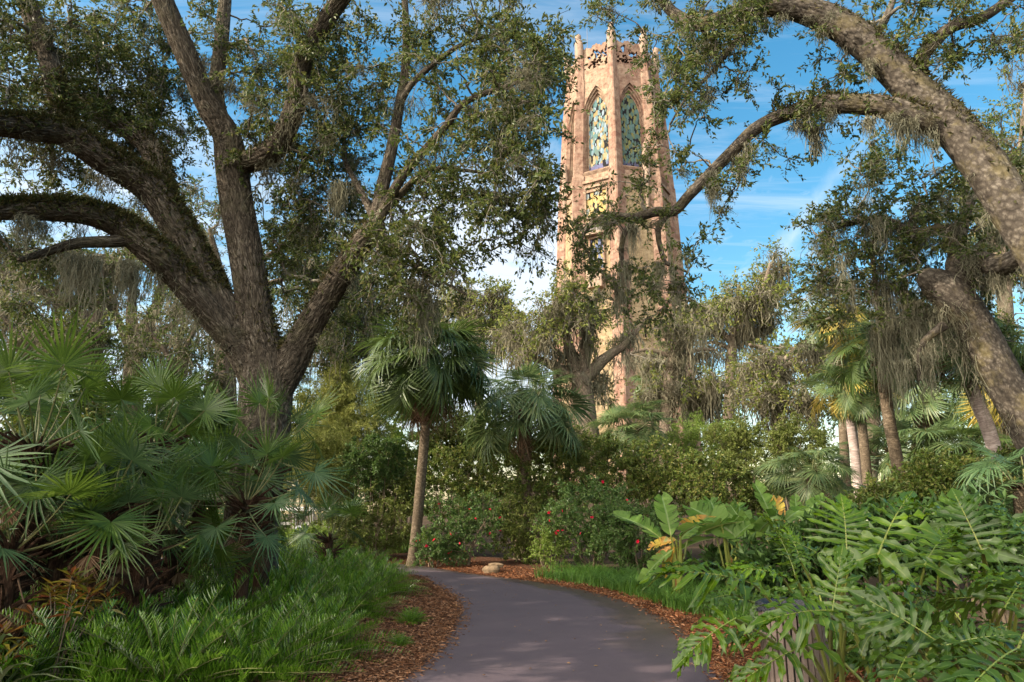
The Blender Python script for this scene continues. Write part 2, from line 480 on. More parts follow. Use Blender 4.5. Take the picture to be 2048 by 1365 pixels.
def make_grille(name, palette, low, lowz, vscale, hole=0.30, hole_col=(0.012, 0.012, 0.014)):
    """pierced ceramic mosaic: coloured foliage pieces with the unlit openings between painted dark; purple figures at the foot"""
    m, t, out = newmat(name)
    uv = t.n('ShaderNodeUVMap')
    v = t.mapping(uv.outputs[0], (vscale, vscale * 0.42, 1))
    nz = t.noise(v, 0.9, 3, 0.6)
    cmb = t.n('ShaderNodeCombineXYZ')
    t.l(t.math('MULTIPLY', nz, 1.2), cmb.inputs[0])
    add = t.n('ShaderNodeVectorMath'); add.operation = 'ADD'
    t.l(v, add.inputs[0]); t.l(cmb.outputs[0], add.inputs[1])
    vo = t.n('ShaderNodeTexVoronoi')
    vo.inputs['Scale'].default_value = 1.0
    t.l(add.outputs[0], vo.inputs['Vector'])
    s = t.n('ShaderNodeSeparateColor')
    t.l(vo.outputs['Color'], s.inputs[0])
    pal = t.ramp(s.outputs[0], [(i / len(palette), c) for i, c in enumerate(palette)], 'CONSTANT').outputs[0]
    sep = t.n('ShaderNodeSeparateXYZ')
    t.l(uv.outputs[0], sep.inputs[0])
    if low is not None:
        lf = t.ramp(t.math('ADD', sep.outputs['Y'], t.math('MULTIPLY', nz, 3.0)), [(0.0, 1.0), (0.5, 1.0), (0.51, 0.0)])
        lf.color_ramp.elements[1].position = 0.99
        lfv = t.math('LESS_THAN', t.math('ADD', sep.outputs['Y'], t.math('MULTIPLY', nz, 3.0)), lowz)
        pal = t.mix(t.math('MULTIPLY', lfv, 0.85), pal, low)
    gap = t.math('GREATER_THAN', vo.outputs['Distance'], 0.66)
    hn = t.noise(v, 1.7, 2, 0.5)
    gap2 = t.math('GREATER_THAN', hn, 1 - hole + 0.0)
    g = t.math('MAXIMUM', gap, gap2)
    col = t.mix(g, pal, hole_col)
    principled(t, out, col, 0.8, 0.1, t.math('SUBTRACT', 1.0, g), 0.4, 0.1)


TEAL = [(0.075, 0.14, 0.14), (0.12, 0.18, 0.21), (0.21, 0.16, 0.075), (0.17, 0.22, 0.26), (0.09, 0.13, 0.12), (0.25, 0.20, 0.12)]
GREEN = [(0.055, 0.10, 0.095), (0.075, 0.125, 0.125), (0.13, 0.125, 0.05), (0.065, 0.10, 0.085), (0.10, 0.12, 0.065)]
GOLD = [(0.30, 0.21, 0.085), (0.34, 0.25, 0.12), (0.27, 0.20, 0.10), (0.20, 0.23, 0.23), (0.32, 0.23, 0.09)]
BLUE = [(0.10, 0.12, 0.20), (0.22, 0.18, 0.07), (0.075, 0.095, 0.17), (0.19, 0.20, 0.23)]
make_grille('mosaic_teal', TEAL, (0.085, 0.08, 0.165), 2.6, 3.6)
make_grille('mosaic_green', GREEN, (0.06, 0.055, 0.12), 2.4, 4.0, 0.28)
make_grille('mosaic_gold', GOLD, None, 0, 2.4, 0.24)
make_grille('mosaic_blue', BLUE, None, 0, 2.8, 0.26)


# ------------------------------------------------------------------ mesh helpers
def make_mesh(name, V, faces, mats, smooth=False, uv=None, matidx=None):
    """faces: list of (n,k) int arrays. uv: per-vertex (n,2)."""
    V = np.ascontiguousarray(V, dtype=np.float32)
    me = bpy.data.meshes.new(name)
    loops = np.concatenate([np.asarray(f, np.int32).ravel() for f in faces]) if faces else np.zeros(0, np.int32)
    tot = np.concatenate([np.full(len(f), np.asarray(f).shape[1], np.int32) for f in faces])
    start = np.concatenate([[0], np.cumsum(tot)[:-1]]).astype(np.int32)
    me.vertices.add(len(V))
    me.vertices.foreach_set('co', V.ravel())
    me.loops.add(len(loops))
    me.loops.foreach_set('vertex_index', loops)
    me.polygons.add(len(tot))
    me.polygons.foreach_set('loop_start', start)
    me.polygons.foreach_set('loop_total', tot)
    if uv is not None:
        ul = me.uv_layers.new(name='UVMap')
        ul.data.foreach_set('uv', np.asarray(uv, np.float32)[loops].ravel())
    for m in (mats if isinstance(mats, (list, tuple)) else [mats]):
        me.materials.append(MATS[m] if isinstance(m, str) else m)
    if matidx is not None:
        me.polygons.foreach_set('material_index', np.asarray(matidx, np.int32))
    me.polygons.foreach_set('use_smooth', np.full(len(tot), bool(smooth)))
    me.update(calc_edges=True)
    me.validate()
    return me


def thing(name, label, cat, loc=(0, 0, 0), group=None, rot=(0, 0, 0)):
    o = bpy.data.objects.new(name, None)
    o.empty_display_size = 0.3
    o.location = Vector([float(v) for v in loc])
    o.rotation_euler = rot
    o['label'] = label
    o['category'] = cat
    if group:
        o['group'] = group
    COL.objects.link(o)
    return o


def part(name, me, parent, loc=None, mat=None, label=None):
    o = bpy.data.objects.new(name, me)
    COL.objects.link(o)
    if parent is not None:
        o.parent = parent
    if mat is not None:
        o.matrix_basis = mat
    elif loc is not None:
        o.location = Vector([float(v) for v in loc])
    if label:
        o['label'] = label
    return o


def structure(name, me, kind='structure'):
    o = part(name, me, None)
    o['kind'] = kind
    return o


def norm(a):
    return a / np.maximum(np.linalg.norm(a, axis=-1, keepdims=True), 1e-9)


class Buf:
    """collects vertices and faces, several materials, optional uv"""

    def __init__(self):
        self.V, self.F, self.U, self.M, self.n = [], [], [], [], 0

    def add(self, V, F, mi=0, uv=None):
        V = np.asarray(V, float).reshape(-1, 3)
        fs = F if isinstance(F, list) else [F]
        for f in fs:
            f = np.asarray(f, int)
            if len(f):
                self.F.append(f + self.n)
                self.M.append(np.full(len(f), mi))
        self.V.append(V)
        self.U.append(np.zeros((len(V), 2)) if uv is None else np.asarray(uv, float).reshape(-1, 2))
        self.n += len(V)

    def box(self, c, s, rz=0.0, mi=0, taper=1.0):
        x, y, z = np.asarray(s) / 2
        v = np.array([[-x, -y, -z], [x, -y, -z], [x, y, -z], [-x, y, -z], [-x * taper, -y * taper, z], [x * taper, -y * taper, z], [x * taper, y * taper, z], [-x * taper, y * taper, z]])
        c_, s_ = math.cos(rz), math.sin(rz)
        v = v @ np.array([[c_, s_, 0], [-s_, c_, 0], [0, 0, 1]]) + np.asarray(c)
        f = np.array([[0, 3, 2, 1], [4, 5, 6, 7], [0, 1, 5, 4], [1, 2, 6, 5], [2, 3, 7, 6], [3, 0, 4, 7]])
        self.add(v, f, mi, np.stack([v[:, 0] + v[:, 1], v[:, 2]], 1))

    def mesh(self, name, mats, smooth=False):
        return make_mesh(name, np.concatenate(self.V), self.F, mats, smooth, np.concatenate(self.U), np.concatenate(self.M))


def tubes(Pts, Rad, S=8, buf=None, mi=0, rough=0.0, ridge=None):
    """Pts (N,K,3), Rad (N,K): a batch of tapering tubes with uv in metres"""
    Pts = np.asarray(Pts, float)
    Rad = np.asarray(Rad, float)
    if Pts.ndim == 2:
        Pts, Rad = Pts[None], Rad[None]
    N, K, _ = Pts.shape
    T = norm(np.gradient(Pts, axis=1))
    d = norm(Pts[:, -1] - Pts[:, 0])
    ref = np.where(np.abs(d[:, 2:3]) > 0.75, np.array([[0.2, 1.0, 0.1]]), np.array([[0.1, 0.1, 1.0]]))
    n1 = norm(np.cross(T, np.repeat(ref[:, None], K, 1)))
    n2 = np.cross(T, n1)
    a = np.arange(S + 1) * 2 * PI / S
    R = Rad[:, :, None] * np.ones(S + 1)
    if rough > 0:
        ln = np.concatenate([np.zeros((N, 1)), np.cumsum(np.linalg.norm(np.diff(Pts, axis=1), axis=2), 1)], 1)
        w_ = np.zeros_like(R)
        for k in range(1, 7):
            ph = rng.uniform(0, 2 * PI, (N, 1, 1))
            fr = rng.uniform(0.5, 3.0, (N, 1, 1))
            ph2 = rng.uniform(0, 2 * PI, (N, 1, 1))
            w_ += np.sin(k * a[None, None] + ph + np.sin(ln[:, :, None] * fr + ph2)) / (k ** 0.7)
        R = R * (1 + rough * w_)
    if ridge is not None:
        amp, k1, k2, lam = ridge
        ln = np.concatenate([np.zeros((N, 1)), np.cumsum(np.linalg.norm(np.diff(Pts, axis=1), axis=2), 1)], 1)[:, :, None]
        A_ = a[None, None]
        p = rng.uniform(0, 6.28, 8)

        def wv(kf, q):
            return np.sin(2 * A_ + ln / lam * 1.0 + p[q]) * 1.1 + np.sin(ln / lam * 2.7 + 3 * A_ + p[q + 1]) * 0.8 + np.sin(ln / lam * 5.9 - 5 * A_ + p[q + 2]) * 0.55
        s1 = np.abs(np.sin(k1 / 2 * A_ + wv(k1, 0) + 0.7 * ln / lam))
        s2 = np.abs(np.sin(k2 / 2 * A_ - wv(k2, 3) - 0.7 * ln / lam))
        rg = np.clip(np.minimum(s1, s2) * 2.2, 0, 1) ** 0.8
        R = R + amp * (rg - 0.6) * np.clip(Rad[:, :, None] / 0.2, 0.3, 1)
        R[:, :, -1] = R[:, :, 0]
    V = Pts[:, :, None] + R[..., None] * (np.cos(a)[None, None, :, None] * n1[:, :, None] + np.sin(a)[None, None, :, None] * n2[:, :, None])
    L = np.concatenate([np.zeros((N, 1)), np.cumsum(np.linalg.norm(np.diff(Pts, axis=1), axis=2), 1)], 1)
    circ = 2 * PI * Rad.mean(1)
    U = np.stack([np.broadcast_to(a[None, None] / (2 * PI) * circ[:, None, None], (N, K, S + 1)), np.broadcast_to(L[:, :, None], (N, K, S + 1))], -1) + rng.uniform(0, 50, (N, 1, 1, 2))
    i = np.arange(N)[:, None, None] * K * (S + 1)
    k = np.arange(K - 1)[None, :, None] * (S + 1)
    s = np.arange(S)[None, None, :]
    b0 = i + k + s
    F = np.stack([b0, b0 + 1, b0 + S + 2, b0 + S + 1], -1).reshape(-1, 4)
    if buf is not None:
        buf.add(V.reshape(-1, 3), F, mi, U.reshape(-1, 2))
        return None
    return V.reshape(-1, 3), F, U.reshape(-1, 2)


def catmull(pts, n):
    """smooth a polyline of rows (any width) through its points to n rows"""
    p = np.asarray(pts, float)
    p = np.vstack([2 * p[0] - p[1], p, 2 * p[-1] - p[-2]])
    m = len(p) - 3
    t = np.linspace(0, m - 1e-6, n)
    i = t.astype(int)
    f = (t - i)[:, None]
    a, b, c, d = p[i], p[i + 1], p[i + 2], p[i + 3]
    return 0.5 * (2 * b + (c - a) * f + (2 * a - 5 * b + 4 * c - d) * f ** 2 + (3 * b - a - 3 * c + d) * f ** 3)


def leaf_quads(C, A, N, L, Wd, fold=0.25, buf=None, mi=0):
    """rhombic folded leaves: C base, A axis, N normal, L length, Wd width"""
    A = norm(A)
    B = norm(np.cross(N, A))
    Nn = np.cross(A, B)
    L = np.asarray(L)[:, None]
    Wd = np.asarray(Wd)[:, None]
    v0 = C
    v1 = C + A * L * 0.45 + B * Wd * 0.5 + Nn * Wd * fold
    v2 = C + A * L - Nn * L * 0.08
    v3 = C + A * L * 0.45 - B * Wd * 0.5 + Nn * Wd * fold
    V = np.stack([v0, v1, v2, v3], 1).reshape(-1, 3)
    b = np.arange(len(C))[:, None] * 4
    F = np.concatenate([b + np.array([0, 1, 2]), b + np.array([0, 2, 3])])
    if buf is not None:
        buf.add(V, F, mi)
    return V, F


def rand_dirs(n, up=0.0):
    d = rng.normal(size=(n, 3))
    d[:, 2] += up
    return norm(d)


def moss_ribbons(pts, length, spread, strands, width, buf, mi=0, K=7, wob=0.42):
    """beards of hanging moss: at every point a bunch of thin ribbons that taper together"""
    M = len(pts)
    if M == 0:
        return
    length = np.broadcast_to(length, (M,))
    n = M * strands
    idx = np.repeat(np.arange(M), strands)
    off = rng.normal(size=(n, 3)) * spread
    off[:, 2] = np.abs(off[:, 2]) * -0.3
    rr = np.linalg.norm(off[:, :2], axis=1) / (spread * 1.5)
    L = length[idx] * rng.uniform(0.35, 1.0, n) * np.exp(-0.5 * rr ** 2)
    t = np.linspace(0, 1, K)[None, :, None]
    base = pts[idx] + off
    cen = pts[idx][:, None] * np.array([1, 1, 0]) + base[:, None] * np.array([0, 0, 1])
    x = base[:, None] * (1 - 0.55 * t) * np.array([1, 1, 0]) + cen * np.array([1, 1, 0]) * 0.55 * t + cen * np.array([0, 0, 1])
    wv_ = np.cumsum(rng.normal(size=(n, K, 3)) * wob * spread, axis=1) * np.array([1, 1, 0.0])
    x = x + wv_ + np.array([0, 0, -1.0]) * (L[:, None, None] * t)
    ang = rng.uniform(0, PI, n)
    side = np.stack([np.cos(ang), np.sin(ang), np.zeros(n)], 1)[:, None]
    wprof = np.array([0.7, 1.0, 0.9, 0.65, 0.15])[None, :, None] if K == 5 else np.array([0.7, 1.0, 1.0, 0.9, 0.8, 0.55, 0.15])[None, :, None]
    wv = width * rng.uniform(0.5, 1.4, n)[:, None, None] * wprof
    V = np.stack([x - side * wv / 2, x + side * wv / 2], 2).reshape(-1, 3)
    b = np.arange(n)[:, None, None] * K * 2 + np.arange(K - 1)[None, :, None] * 2
    F = (b + np.array([0, 1, 3, 2])).reshape(-1, 4)
    buf.add(V, F, mi)

# ------------------------------------------------------------------ ground, path, mulch
def make_ground():
    xs = np.concatenate([np.linspace(-900, -60, 22), np.linspace(-55, 55, 111), np.linspace(60, 900, 22)])
    ys = np.concatenate([np.linspace(-300, -25, 12), np.linspace(-20, 90, 111), np.linspace(95, 1500, 40)])
    X, Y = np.meshgrid(xs, ys)
    Z = gh(X, Y) + np.where((np.abs(X) > 9) | (Y > 19), 0.05 * np.sin(X * 0.9) * np.cos(Y * 0.7), 0) - 0.02
    # the wooded hill falls away behind the tower
    Z = Z - 25 * smooth01((Y - 110) / 300.0)
    V = np.stack([X, Y, Z], -1).reshape(-1, 3)
    nx, ny = len(xs), len(ys)
    i = np.arange(nx - 1)[None] + np.arange(ny - 1)[:, None] * nx
    F = np.stack([i, i + 1, i + nx + 1, i + nx], -1).reshape(-1, 4)
    structure('ground', make_mesh('ground', V, [F], 'soil', True))


make_ground()

# edges of the path, read off the photograph and laid on the ground
LEFT_PX = [(560, 1480), (690, 1420), (790, 1365), (850, 1318), (893, 1270), (914, 1230), (905, 1200), (868, 1175), (815, 1153)]
RIGHT_PX = [(1780, 1480), (1600, 1420), (1462, 1365), (1420, 1310), (1370, 1262), (1290, 1218), (1180, 1184), (1060, 1163), (930, 1147)]
le = np.array([G(*p)[:2] for p in LEFT_PX])
re_ = np.array([G(*p)[:2] for p in RIGHT_PX])
le = np.vstack([[-2.1, -6], [-2.0, 2.0], le, [-4.6, 15.1], [-8.0, 16.2], [-14, 17.2], [-30, 17.5]])
re_ = np.vstack([[2.3, -6], [2.5, 2.0], re_, [-2.6, 18.0], [-6.0, 19.4], [-13, 20.3], [-30, 20.5]])
NP_ = 150
PL, PR = catmull(le, NP_), catmull(re_, NP_)


def make_path():
    m = 14
    t = np.linspace(0, 1, m)[None, :, None]
    V = PL[:, None] * (1 - t) + PR[:, None] * t
    z = 0.03 * np.sin(np.linspace(0, PI, m))[None] * np.ones((NP_, 1)) + 0.012
    V = np.concatenate([V, z[..., None]], -1)
    U = np.stack([np.broadcast_to(t[..., 0], (NP_, m)), np.broadcast_to(np.linspace(0, 1, NP_)[:, None], (NP_, m))], -1)
    i = np.arange(m - 1)[None] + np.arange(NP_ - 1)[:, None] * m
    F = np.stack([i, i + 1, i + m + 1, i + m], -1).reshape(-1, 4)
    structure('path', make_mesh('path', V.reshape(-1, 3), [F], 'asphalt', True, U.reshape(-1, 2)))


make_path()


def mulch_strip(name, E, sign, width, mat_bed, mat_chip, n_chip, yr, wfun):
    """a bed of mulch along one edge of the path and the loose chips on it"""
    T = norm(np.gradient(E, axis=0))
    Nn = np.stack([-T[:, 1], T[:, 0]], 1) * sign
    m = 9
    t = np.linspace(0, 1, m)
    V = E[:, None] - Nn[:, None] * 0.03 + Nn[:, None] * (t[None, :, None] * width)
    z = 0.004 + 0.05 * np.sin(t * PI * 0.55)[None] + rng.normal(size=(len(E), m)) * 0.006 * (t > 0)
    V = np.concatenate([V, z[..., None]], -1).reshape(-1, 3)
    i = np.arange(m - 1)[None] + np.arange(len(E) - 1)[:, None] * m
    F = np.stack([i, i + 1, i + m + 1, i + m], -1).reshape(-1, 4)
    structure(name, make_mesh(name, V, [F if sign < 0 else F[:, ::-1]], mat_bed, True))
    sel = np.where((E[:, 1] > yr[0]) & (E[:, 1] < yr[1]))[0]
    k = rng.choice(sel[:-1], n_chip)
    f = rng.random(n_chip)[:, None]
    p = E[k] * (1 - f) + E[k + 1] * f
    w_ = (rng.random(n_chip) ** 1.3)[:, None] * wfun - 0.05 - rng.random(n_chip)[:, None] ** 8 * 0.25
    p = p + Nn[k] * w_
    s = np.clip((w_[:, 0] + 0.03) / width, 0, 1)
    zz = 0.018 + 0.05 * np.sin(s * PI * 0.55) + rng.random(n_chip) * 0.018
    C = np.concatenate([p, zz[:, None]], 1)
    a = rng.uniform(0, 2 * PI, n_chip)
    A = np.stack([np.cos(a), np.sin(a), rng.normal(size=n_chip) * 0.22], 1)
    N = rand_dirs(n_chip) * 0.45 + np.array([0, 0, 1.0])
    V, F = leaf_quads(C, A, N, rng.uniform(0.025, 0.085, n_chip), rng.uniform(0.008, 0.026, n_chip), 0.3)
    nm = name.replace('bed', 'chips')
    structure(nm, make_mesh(nm, V, [F], mat_chip), 'stuff')


mulch_strip('mulch_bed', PL, 1, 3.2, 'mulch', 'chip', 26000, (4.2, 15.5), 1.7)
mulch_strip('bark_bed', PR, -1, 2.6, 'mulch', 'chip_red', 22000, (3.4, 19.0), 1.5)


def scattered_leaves():
    n = 240
    y = rng.uniform(4.5, 15.5, n)
    k = np.clip(np.searchsorted(PL[:, 1][:95], y), 5, 94)
    t = rng.beta(0.8, 0.5, n)[:, None]
    p = PL[k] * (1 - t) + PR[k] * t
    C = np.concatenate([p, np.full((n, 1), 0.05)], 1)
    a = rng.uniform(0, 2 * PI, n)
    V, F = leaf_quads(C, np.stack([np.cos(a), np.sin(a), 0.05 * a], 1), rand_dirs(n) * 0.3 + np.array([0, 0, 1]), rng.uniform(0.02, 0.05, n), rng.uniform(0.01, 0.02, n))
    structure('fallen_leaves', make_mesh('fallen_leaves', V, [F], 'fallen_leaf'), 'stuff')


scattered_leaves()


def grass_border():
    """dense tufts of mondo grass spilling along the outer edge of the path"""
    Vt, Ft = Buf(), None
    pts = []
    for k in range(len(PR) - 1):
        if not (7.0 < PR[k, 1] < 14.6):
            continue
        T = norm(PR[k + 1] - PR[k])
        Nn = np.array([T[1], -T[0]])
        y = PR[k, 1]
        lo = 0.30 + 0.55 * float(smooth01((10.8 - y) / 2.5))
        m = int(34 * np.linalg.norm(PR[k + 1] - PR[k]) / 0.1)
        s = rng.uniform(lo, lo + 1.5, m)
        f = rng.random(m)[:, None]
        pts.append((PR[k] * (1 - f) + PR[k + 1] * f) + Nn * s[:, None])
    p = np.concatenate(pts)
    q = np.repeat(p, 5, 0) + rng.normal(size=(len(p) * 5, 2)) * 0.03
    n = len(q)
    a = rng.uniform(0, 2 * PI, n)
    d = np.stack([np.cos(a), np.sin(a), np.zeros(n)], 1)
    L = rng.uniform(0.20, 0.40, n)[:, None] * (1 + 0.45 * np.sin(q[:, :1] * 5.1) * np.cos(q[:, 1:] * 4.3))
    C = np.concatenate([q, np.full((n, 1), 0.01)], 1)
    side = np.stack([-np.sin(a), np.cos(a), np.zeros(n)], 1) * 0.006
    up = np.array([0, 0, 1.0])
    rows = []
    for t in (0, 0.45, 0.8, 1.0):
        c = C + up * L * (1.15 * t - 0.62 * t * t) * 1.25 + d * L * 0.8 * t * t
        rows += [c - side * (1.1 - t), c + side * (1.1 - t)]
    V = np.stack(rows, 1).reshape(-1, 3)
    b = np.arange(n)[:, None] * 8
    F = np.concatenate([b + np.array([0, 1, 3, 2]), b + np.array([2, 3, 5, 4]), b + np.array([4, 5, 7, 6])])
    structure('border_grass', make_mesh('border_grass', V, [F], 'grass_blade'), 'stuff')


grass_border()


def lawn():
    """sunlit grass glimpsed under the fan palms"""
    n = 9000
    q = np.stack([rng.uniform(-11, -3.2, n), rng.uniform(21.0, 30, n)], 1)
    a = rng.uniform(0, 2 * PI, n)
    C = np.concatenate([q, (gh(q[:, 0], q[:, 1]) - 0.02)[:, None]], 1)
    A = np.stack([np.cos(a) * 0.4, np.sin(a) * 0.4, np.ones(n)], 1)
    V, F = leaf_quads(C, A, rand_dirs(n), rng.uniform(0.25, 0.6, n), rng.uniform(0.02, 0.04, n))
    structure('lawn_grass', make_mesh('lawn_grass', V, [F], 'lawn_blade'), 'stuff')


lawn()


# ------------------------------------------------------------------ the bell tower
def build_tower():
    D, CXP = 83.0, 1229
    c = P(CXP, 300, D)
    cx0, cy0, z0 = c[0], D, 2.6
    root = thing('bell_tower', 'tall tapering pink marble bell tower with pointed mosaic windows and statues round its crown', 'tower', (cx0, cy0, z0))
    zk = np.array([0, 13, 28, 37, 47, 52, 60]) - 0.0
    rk = np.array([8.7, 8.35, 7.65, 7.35, 6.85, 6.45, 6.1])

    def rc(z):
        return np.interp(z, zk, rk)
    a0 = math.atan2(-cy0, -cx0) + math.radians(1.0)      # one corner points at the viewer
    cors = [a0 + k * PI / 4 for k in range(8)]
    Z_LEDGE, Z_TOP = 37.5, 56.6
    zoff = z0

    def face_frame(k):
        am = cors[k] + PI / 8
        return np.array([math.cos(am), math.sin(am), 0]), np.array([-math.sin(am), math.cos(am), 0])

    def onface(k, u, v, depth=0.0):
        o, t = face_frame(k)
        u = np.asarray(u, float); v = np.asarray(v, float)
        ap = (rc(v) - 0.42) * math.cos(PI / 8)
        return o * (ap - np.asarray(depth, float))[..., None] + t * u[..., None] + np.stack([0 * v, 0 * v, v], -1)

    # shaft: coquina panels between the marble piers
    b = Buf()
    zs = np.concatenate([np.linspace(0, Z_LEDGE, 14)])
    for k in range(8):
        hw = lambda z: (rc(z) - 0.42) * math.sin(PI / 8)
        U = np.stack([-hw(zs), hw(zs)], 1)
        V = onface(k, U, np.stack([zs, zs], 1))
        uv = np.stack([U + k * 9.0, np.stack([zs, zs], 1)], -1)
        i = np.arange(len(zs) - 1) * 2
        b.add(V.reshape(-1, 3), np.stack([i, i + 1, i + 3, i + 2], 1), 0, uv.reshape(-1, 2))
    part('shaft', b.mesh('shaft', ['coquina']), root)

    # inner core closing the bell chamber, near-black to put shade behind the openings
    b = Buf()
    zz = np.array([Z_LEDGE - 0.5, Z_TOP - 0.7])
    ang = np.array(cors)
    V = np.concatenate([np.stack([np.cos(ang) * (rc(z) - 2.0), np.sin(ang) * (rc(z) - 1.75), np.full(8, z)], 1) for z in zz])
    i = np.arange(8); j = (i + 1) % 8
    b.add(V, [np.stack([i, j, j + 8, i + 8], 1), np.arange(8, 16)[None]], 0)
    part('dark_core', b.mesh('dark_core', ['dark_inside']), root)

    def arch(hw, zb, zs_, za, n=14):
        h = za - zs_
        cc = (h * h - hw * hw) / (2 * hw)
        R = hw + cc
        t = np.linspace(0, math.acos(cc / R), n)
        u = -cc + R * np.cos(t)
        z = zs_ + R * np.sin(t)
        u = np.concatenate([[hw], u]); z = np.concatenate([[zb], z])
        u[-1] = 0
        return u, z

    # upper storey: every face with a stepped pointed window
    for k in range(8):
        b = Buf()
        hwo = lambda z: (rc(z) - 0.42) * math.sin(PI / 8)
        steps = [(1.78, 0.0, 51.0, 0.0), (1.62, 0.0, 50.6, 0.28), (1.47, 0.0, 50.2, 0.56), (1.32, 0.0, 49.8, 0.84)]
        zb = 38.9
        outl = [arch(h, zb + 0.05 * q, 46.6, za, 14) for q, (h, _d, za, _e) in enumerate(steps)]
        u, z = outl[0]
        for sgn in (1, -1):
            Vo = onface(k, sgn * hwo(z), z)
            Vi = onface(k, sgn * u, z)
            n = len(z)
            uvo = np.stack([sgn * hwo(z) + 9 * k, z], 1); uvi = np.stack([sgn * u + 9 * k, z], 1)
            i = np.arange(n - 1)
            F = np.stack([i, i + 1, n + i + 1, n + i], 1)
            b.add(np.concatenate([Vo, Vi]), F if sgn < 0 else F[:, ::-1], 0, np.concatenate([uvo, uvi]))
        ztop = np.array([z[-1], Z_TOP - 3.6])
        U = np.stack([-hwo(ztop), hwo(ztop)], 1)
        b.add(onface(k, U, np.stack([ztop, ztop], 1)).reshape(-1, 3), np.array([[0, 1, 3, 2]]), 0, np.stack([U + 9 * k, np.stack([ztop, ztop], 1)], -1).reshape(-1, 2))
        zsl = np.array([Z_LEDGE, zb])
        U = np.stack([-hwo(zsl), hwo(zsl)], 1)
        b.add(onface(k, U, np.stack([zsl, zsl], 1)).reshape(-1, 3), np.array([[0, 1, 3, 2]]), 0, np.stack([U + 9 * k, np.stack([zsl, zsl], 1)], -1).reshape(-1, 2))
        # stepped reveal
        for q in range(3):
            (u1, z1), (u2, z2) = outl[q], outl[q + 1]
            dd1, dd2 = steps[q][3], steps[q + 1][3]
            for sgn in (1, -1):
                A_ = onface(k, sgn * u1, z1, dd1); B_ = onface(k, sgn * u1, z1, dd2); C_ = onface(k, sgn * u2, z2, dd2)
                n = len(u1); i = np.arange(n - 1)
                F1 = np.stack([i, i + 1, n + i + 1, n + i], 1)
                uvv = np.stack([sgn * u1 + 9 * k, z1], 1)
                b.add(np.concatenate([A_, B_, C_]), [F1 if sgn < 0 else F1[:, ::-1], (F1 + n) if sgn < 0 else (F1 + n)[:, ::-1]], 0, np.concatenate([uvv, uvv + [0.3, 0], np.stack([sgn * u2 + 9 * k, z2], 1)]))
        # sloping sill
        b.add(onface(k, np.array([-1.85, 1.85, 1.85, -1.85]), np.array([zb - 0.25, zb - 0.25, zb + 0.2, zb + 0.2]), np.array([-0.22, -0.22, 0.84, 0.84])), np.array([[0, 1, 2, 3]]), 0, np.array([[0, 0], [3.6, 0], [3.6, 1], [0, 1]]))
        b.add(onface(k, np.array([-1.85, 1.85, 1.85, -1.85]), np.array([zb - 0.6, zb - 0.6, zb - 0.25, zb - 0.25]), np.array([-0.003, -0.003, -0.22, -0.22])), np.array([[0, 1, 2, 3]]), 0, np.array([[0, 0], [3.6, 0], [3.6, .4], [0, .4]]))
        wl = part('belfry_wall', b.mesh('belfry_wall', ['marble_cream' if k in (6, 7) else 'marble_pink']), root)  # paler cream on the sun-side faces puts sunlight into the colour
        # mosaic grille
        b = Buf()
        u, z = outl[3]
        n = len(u)
        L_ = onface(k, -u, z, 0.80); R_ = onface(k, u, z, 0.80)
        i = np.arange(n - 1)
        uv = np.concatenate([np.stack([-u + 3 * k, z - zb], 1), np.stack([u + 3 * k, z - zb], 1)])
        b.add(np.concatenate([L_, R_]), np.stack([i, n + i, n + i + 1, i + 1], 1), 0, uv)
        part('window_grille', b.mesh('window_grille', ['mosaic_green' if k == 0 else 'mosaic_teal']), root)

    # pierced parapet on every face: lace of stone with real openings
    for k in range(8):
        b = Buf()
        nx, nz = 46, 44
        zb_, zt_ = Z_TOP - 3.6, Z_TOP
        vs = np.linspace(zb_, zt_, nz + 1)
        us = np.linspace(-1, 1, nx + 1)
        Ug, Vg = np.meshgrid(us, vs)
        hw = (rc(Vg) - 0.42) * math.sin(PI / 8)
        # wavy crest of leafy humps
        crest = 0.26 * np.abs(np.sin((Ug * 1.5 + 0.5) * PI)) + 0.16 * np.cos(Ug * PI * 0.5) ** 2 + 0.05 * np.sin(Ug * 29)
        tz = (Vg - zb_) / (zt_ - zb_)
        Vz = Vg + crest * smooth01((tz - 0.6) / 0.4) * 1.6
        front = onface(k, Ug * hw, Vz, 0.0)
        back = onface(k, Ug * hw, Vz, 0.45)
        uc = (us[:-1] + us[1:]) / 2 * 2.2
        vc = (np.arange(nz) + 0.5) / nz * 3.6
        hole = np.zeros((nz, nx), bool)
        rk_ = np.random.default_rng(40 + k)
        for _ in range(44):
            hu, hv = rk_.uniform(-1.85, 1.85), rk_.uniform(0.75, 3.1)
            ra, rb, th = rk_.uniform(0.15, 0.32), rk_.uniform(0.11, 0.19), rk_.uniform(0, PI)
            if abs(math.hypot(hu, 0)) > 2.0:
                continue
            du, dv = uc[None] - hu, vc[:, None] - hv
            e = ((du * math.cos(th) + dv * math.sin(th)) / ra) ** 2 + ((-du * math.sin(th) + dv * math.cos(th)) / rb) ** 2
            hole |= e < 1
        i = (np.arange(nx)[None] + np.arange(nz)[:, None] * (nx + 1))
        quad = np.stack([i, i + 1, i + nx + 2, i + nx + 1], -1)
        keep = quad[~hole]
        n = front.size // 3
        uv = np.stack([Ug * 2.2 + 9 * k, Vg], -1).reshape(-1, 2)
        Fs = [keep, keep[:, ::-1] + n]
        H = np.pad(hole, 1, constant_values=True)
        sides = []
        solid = ~H
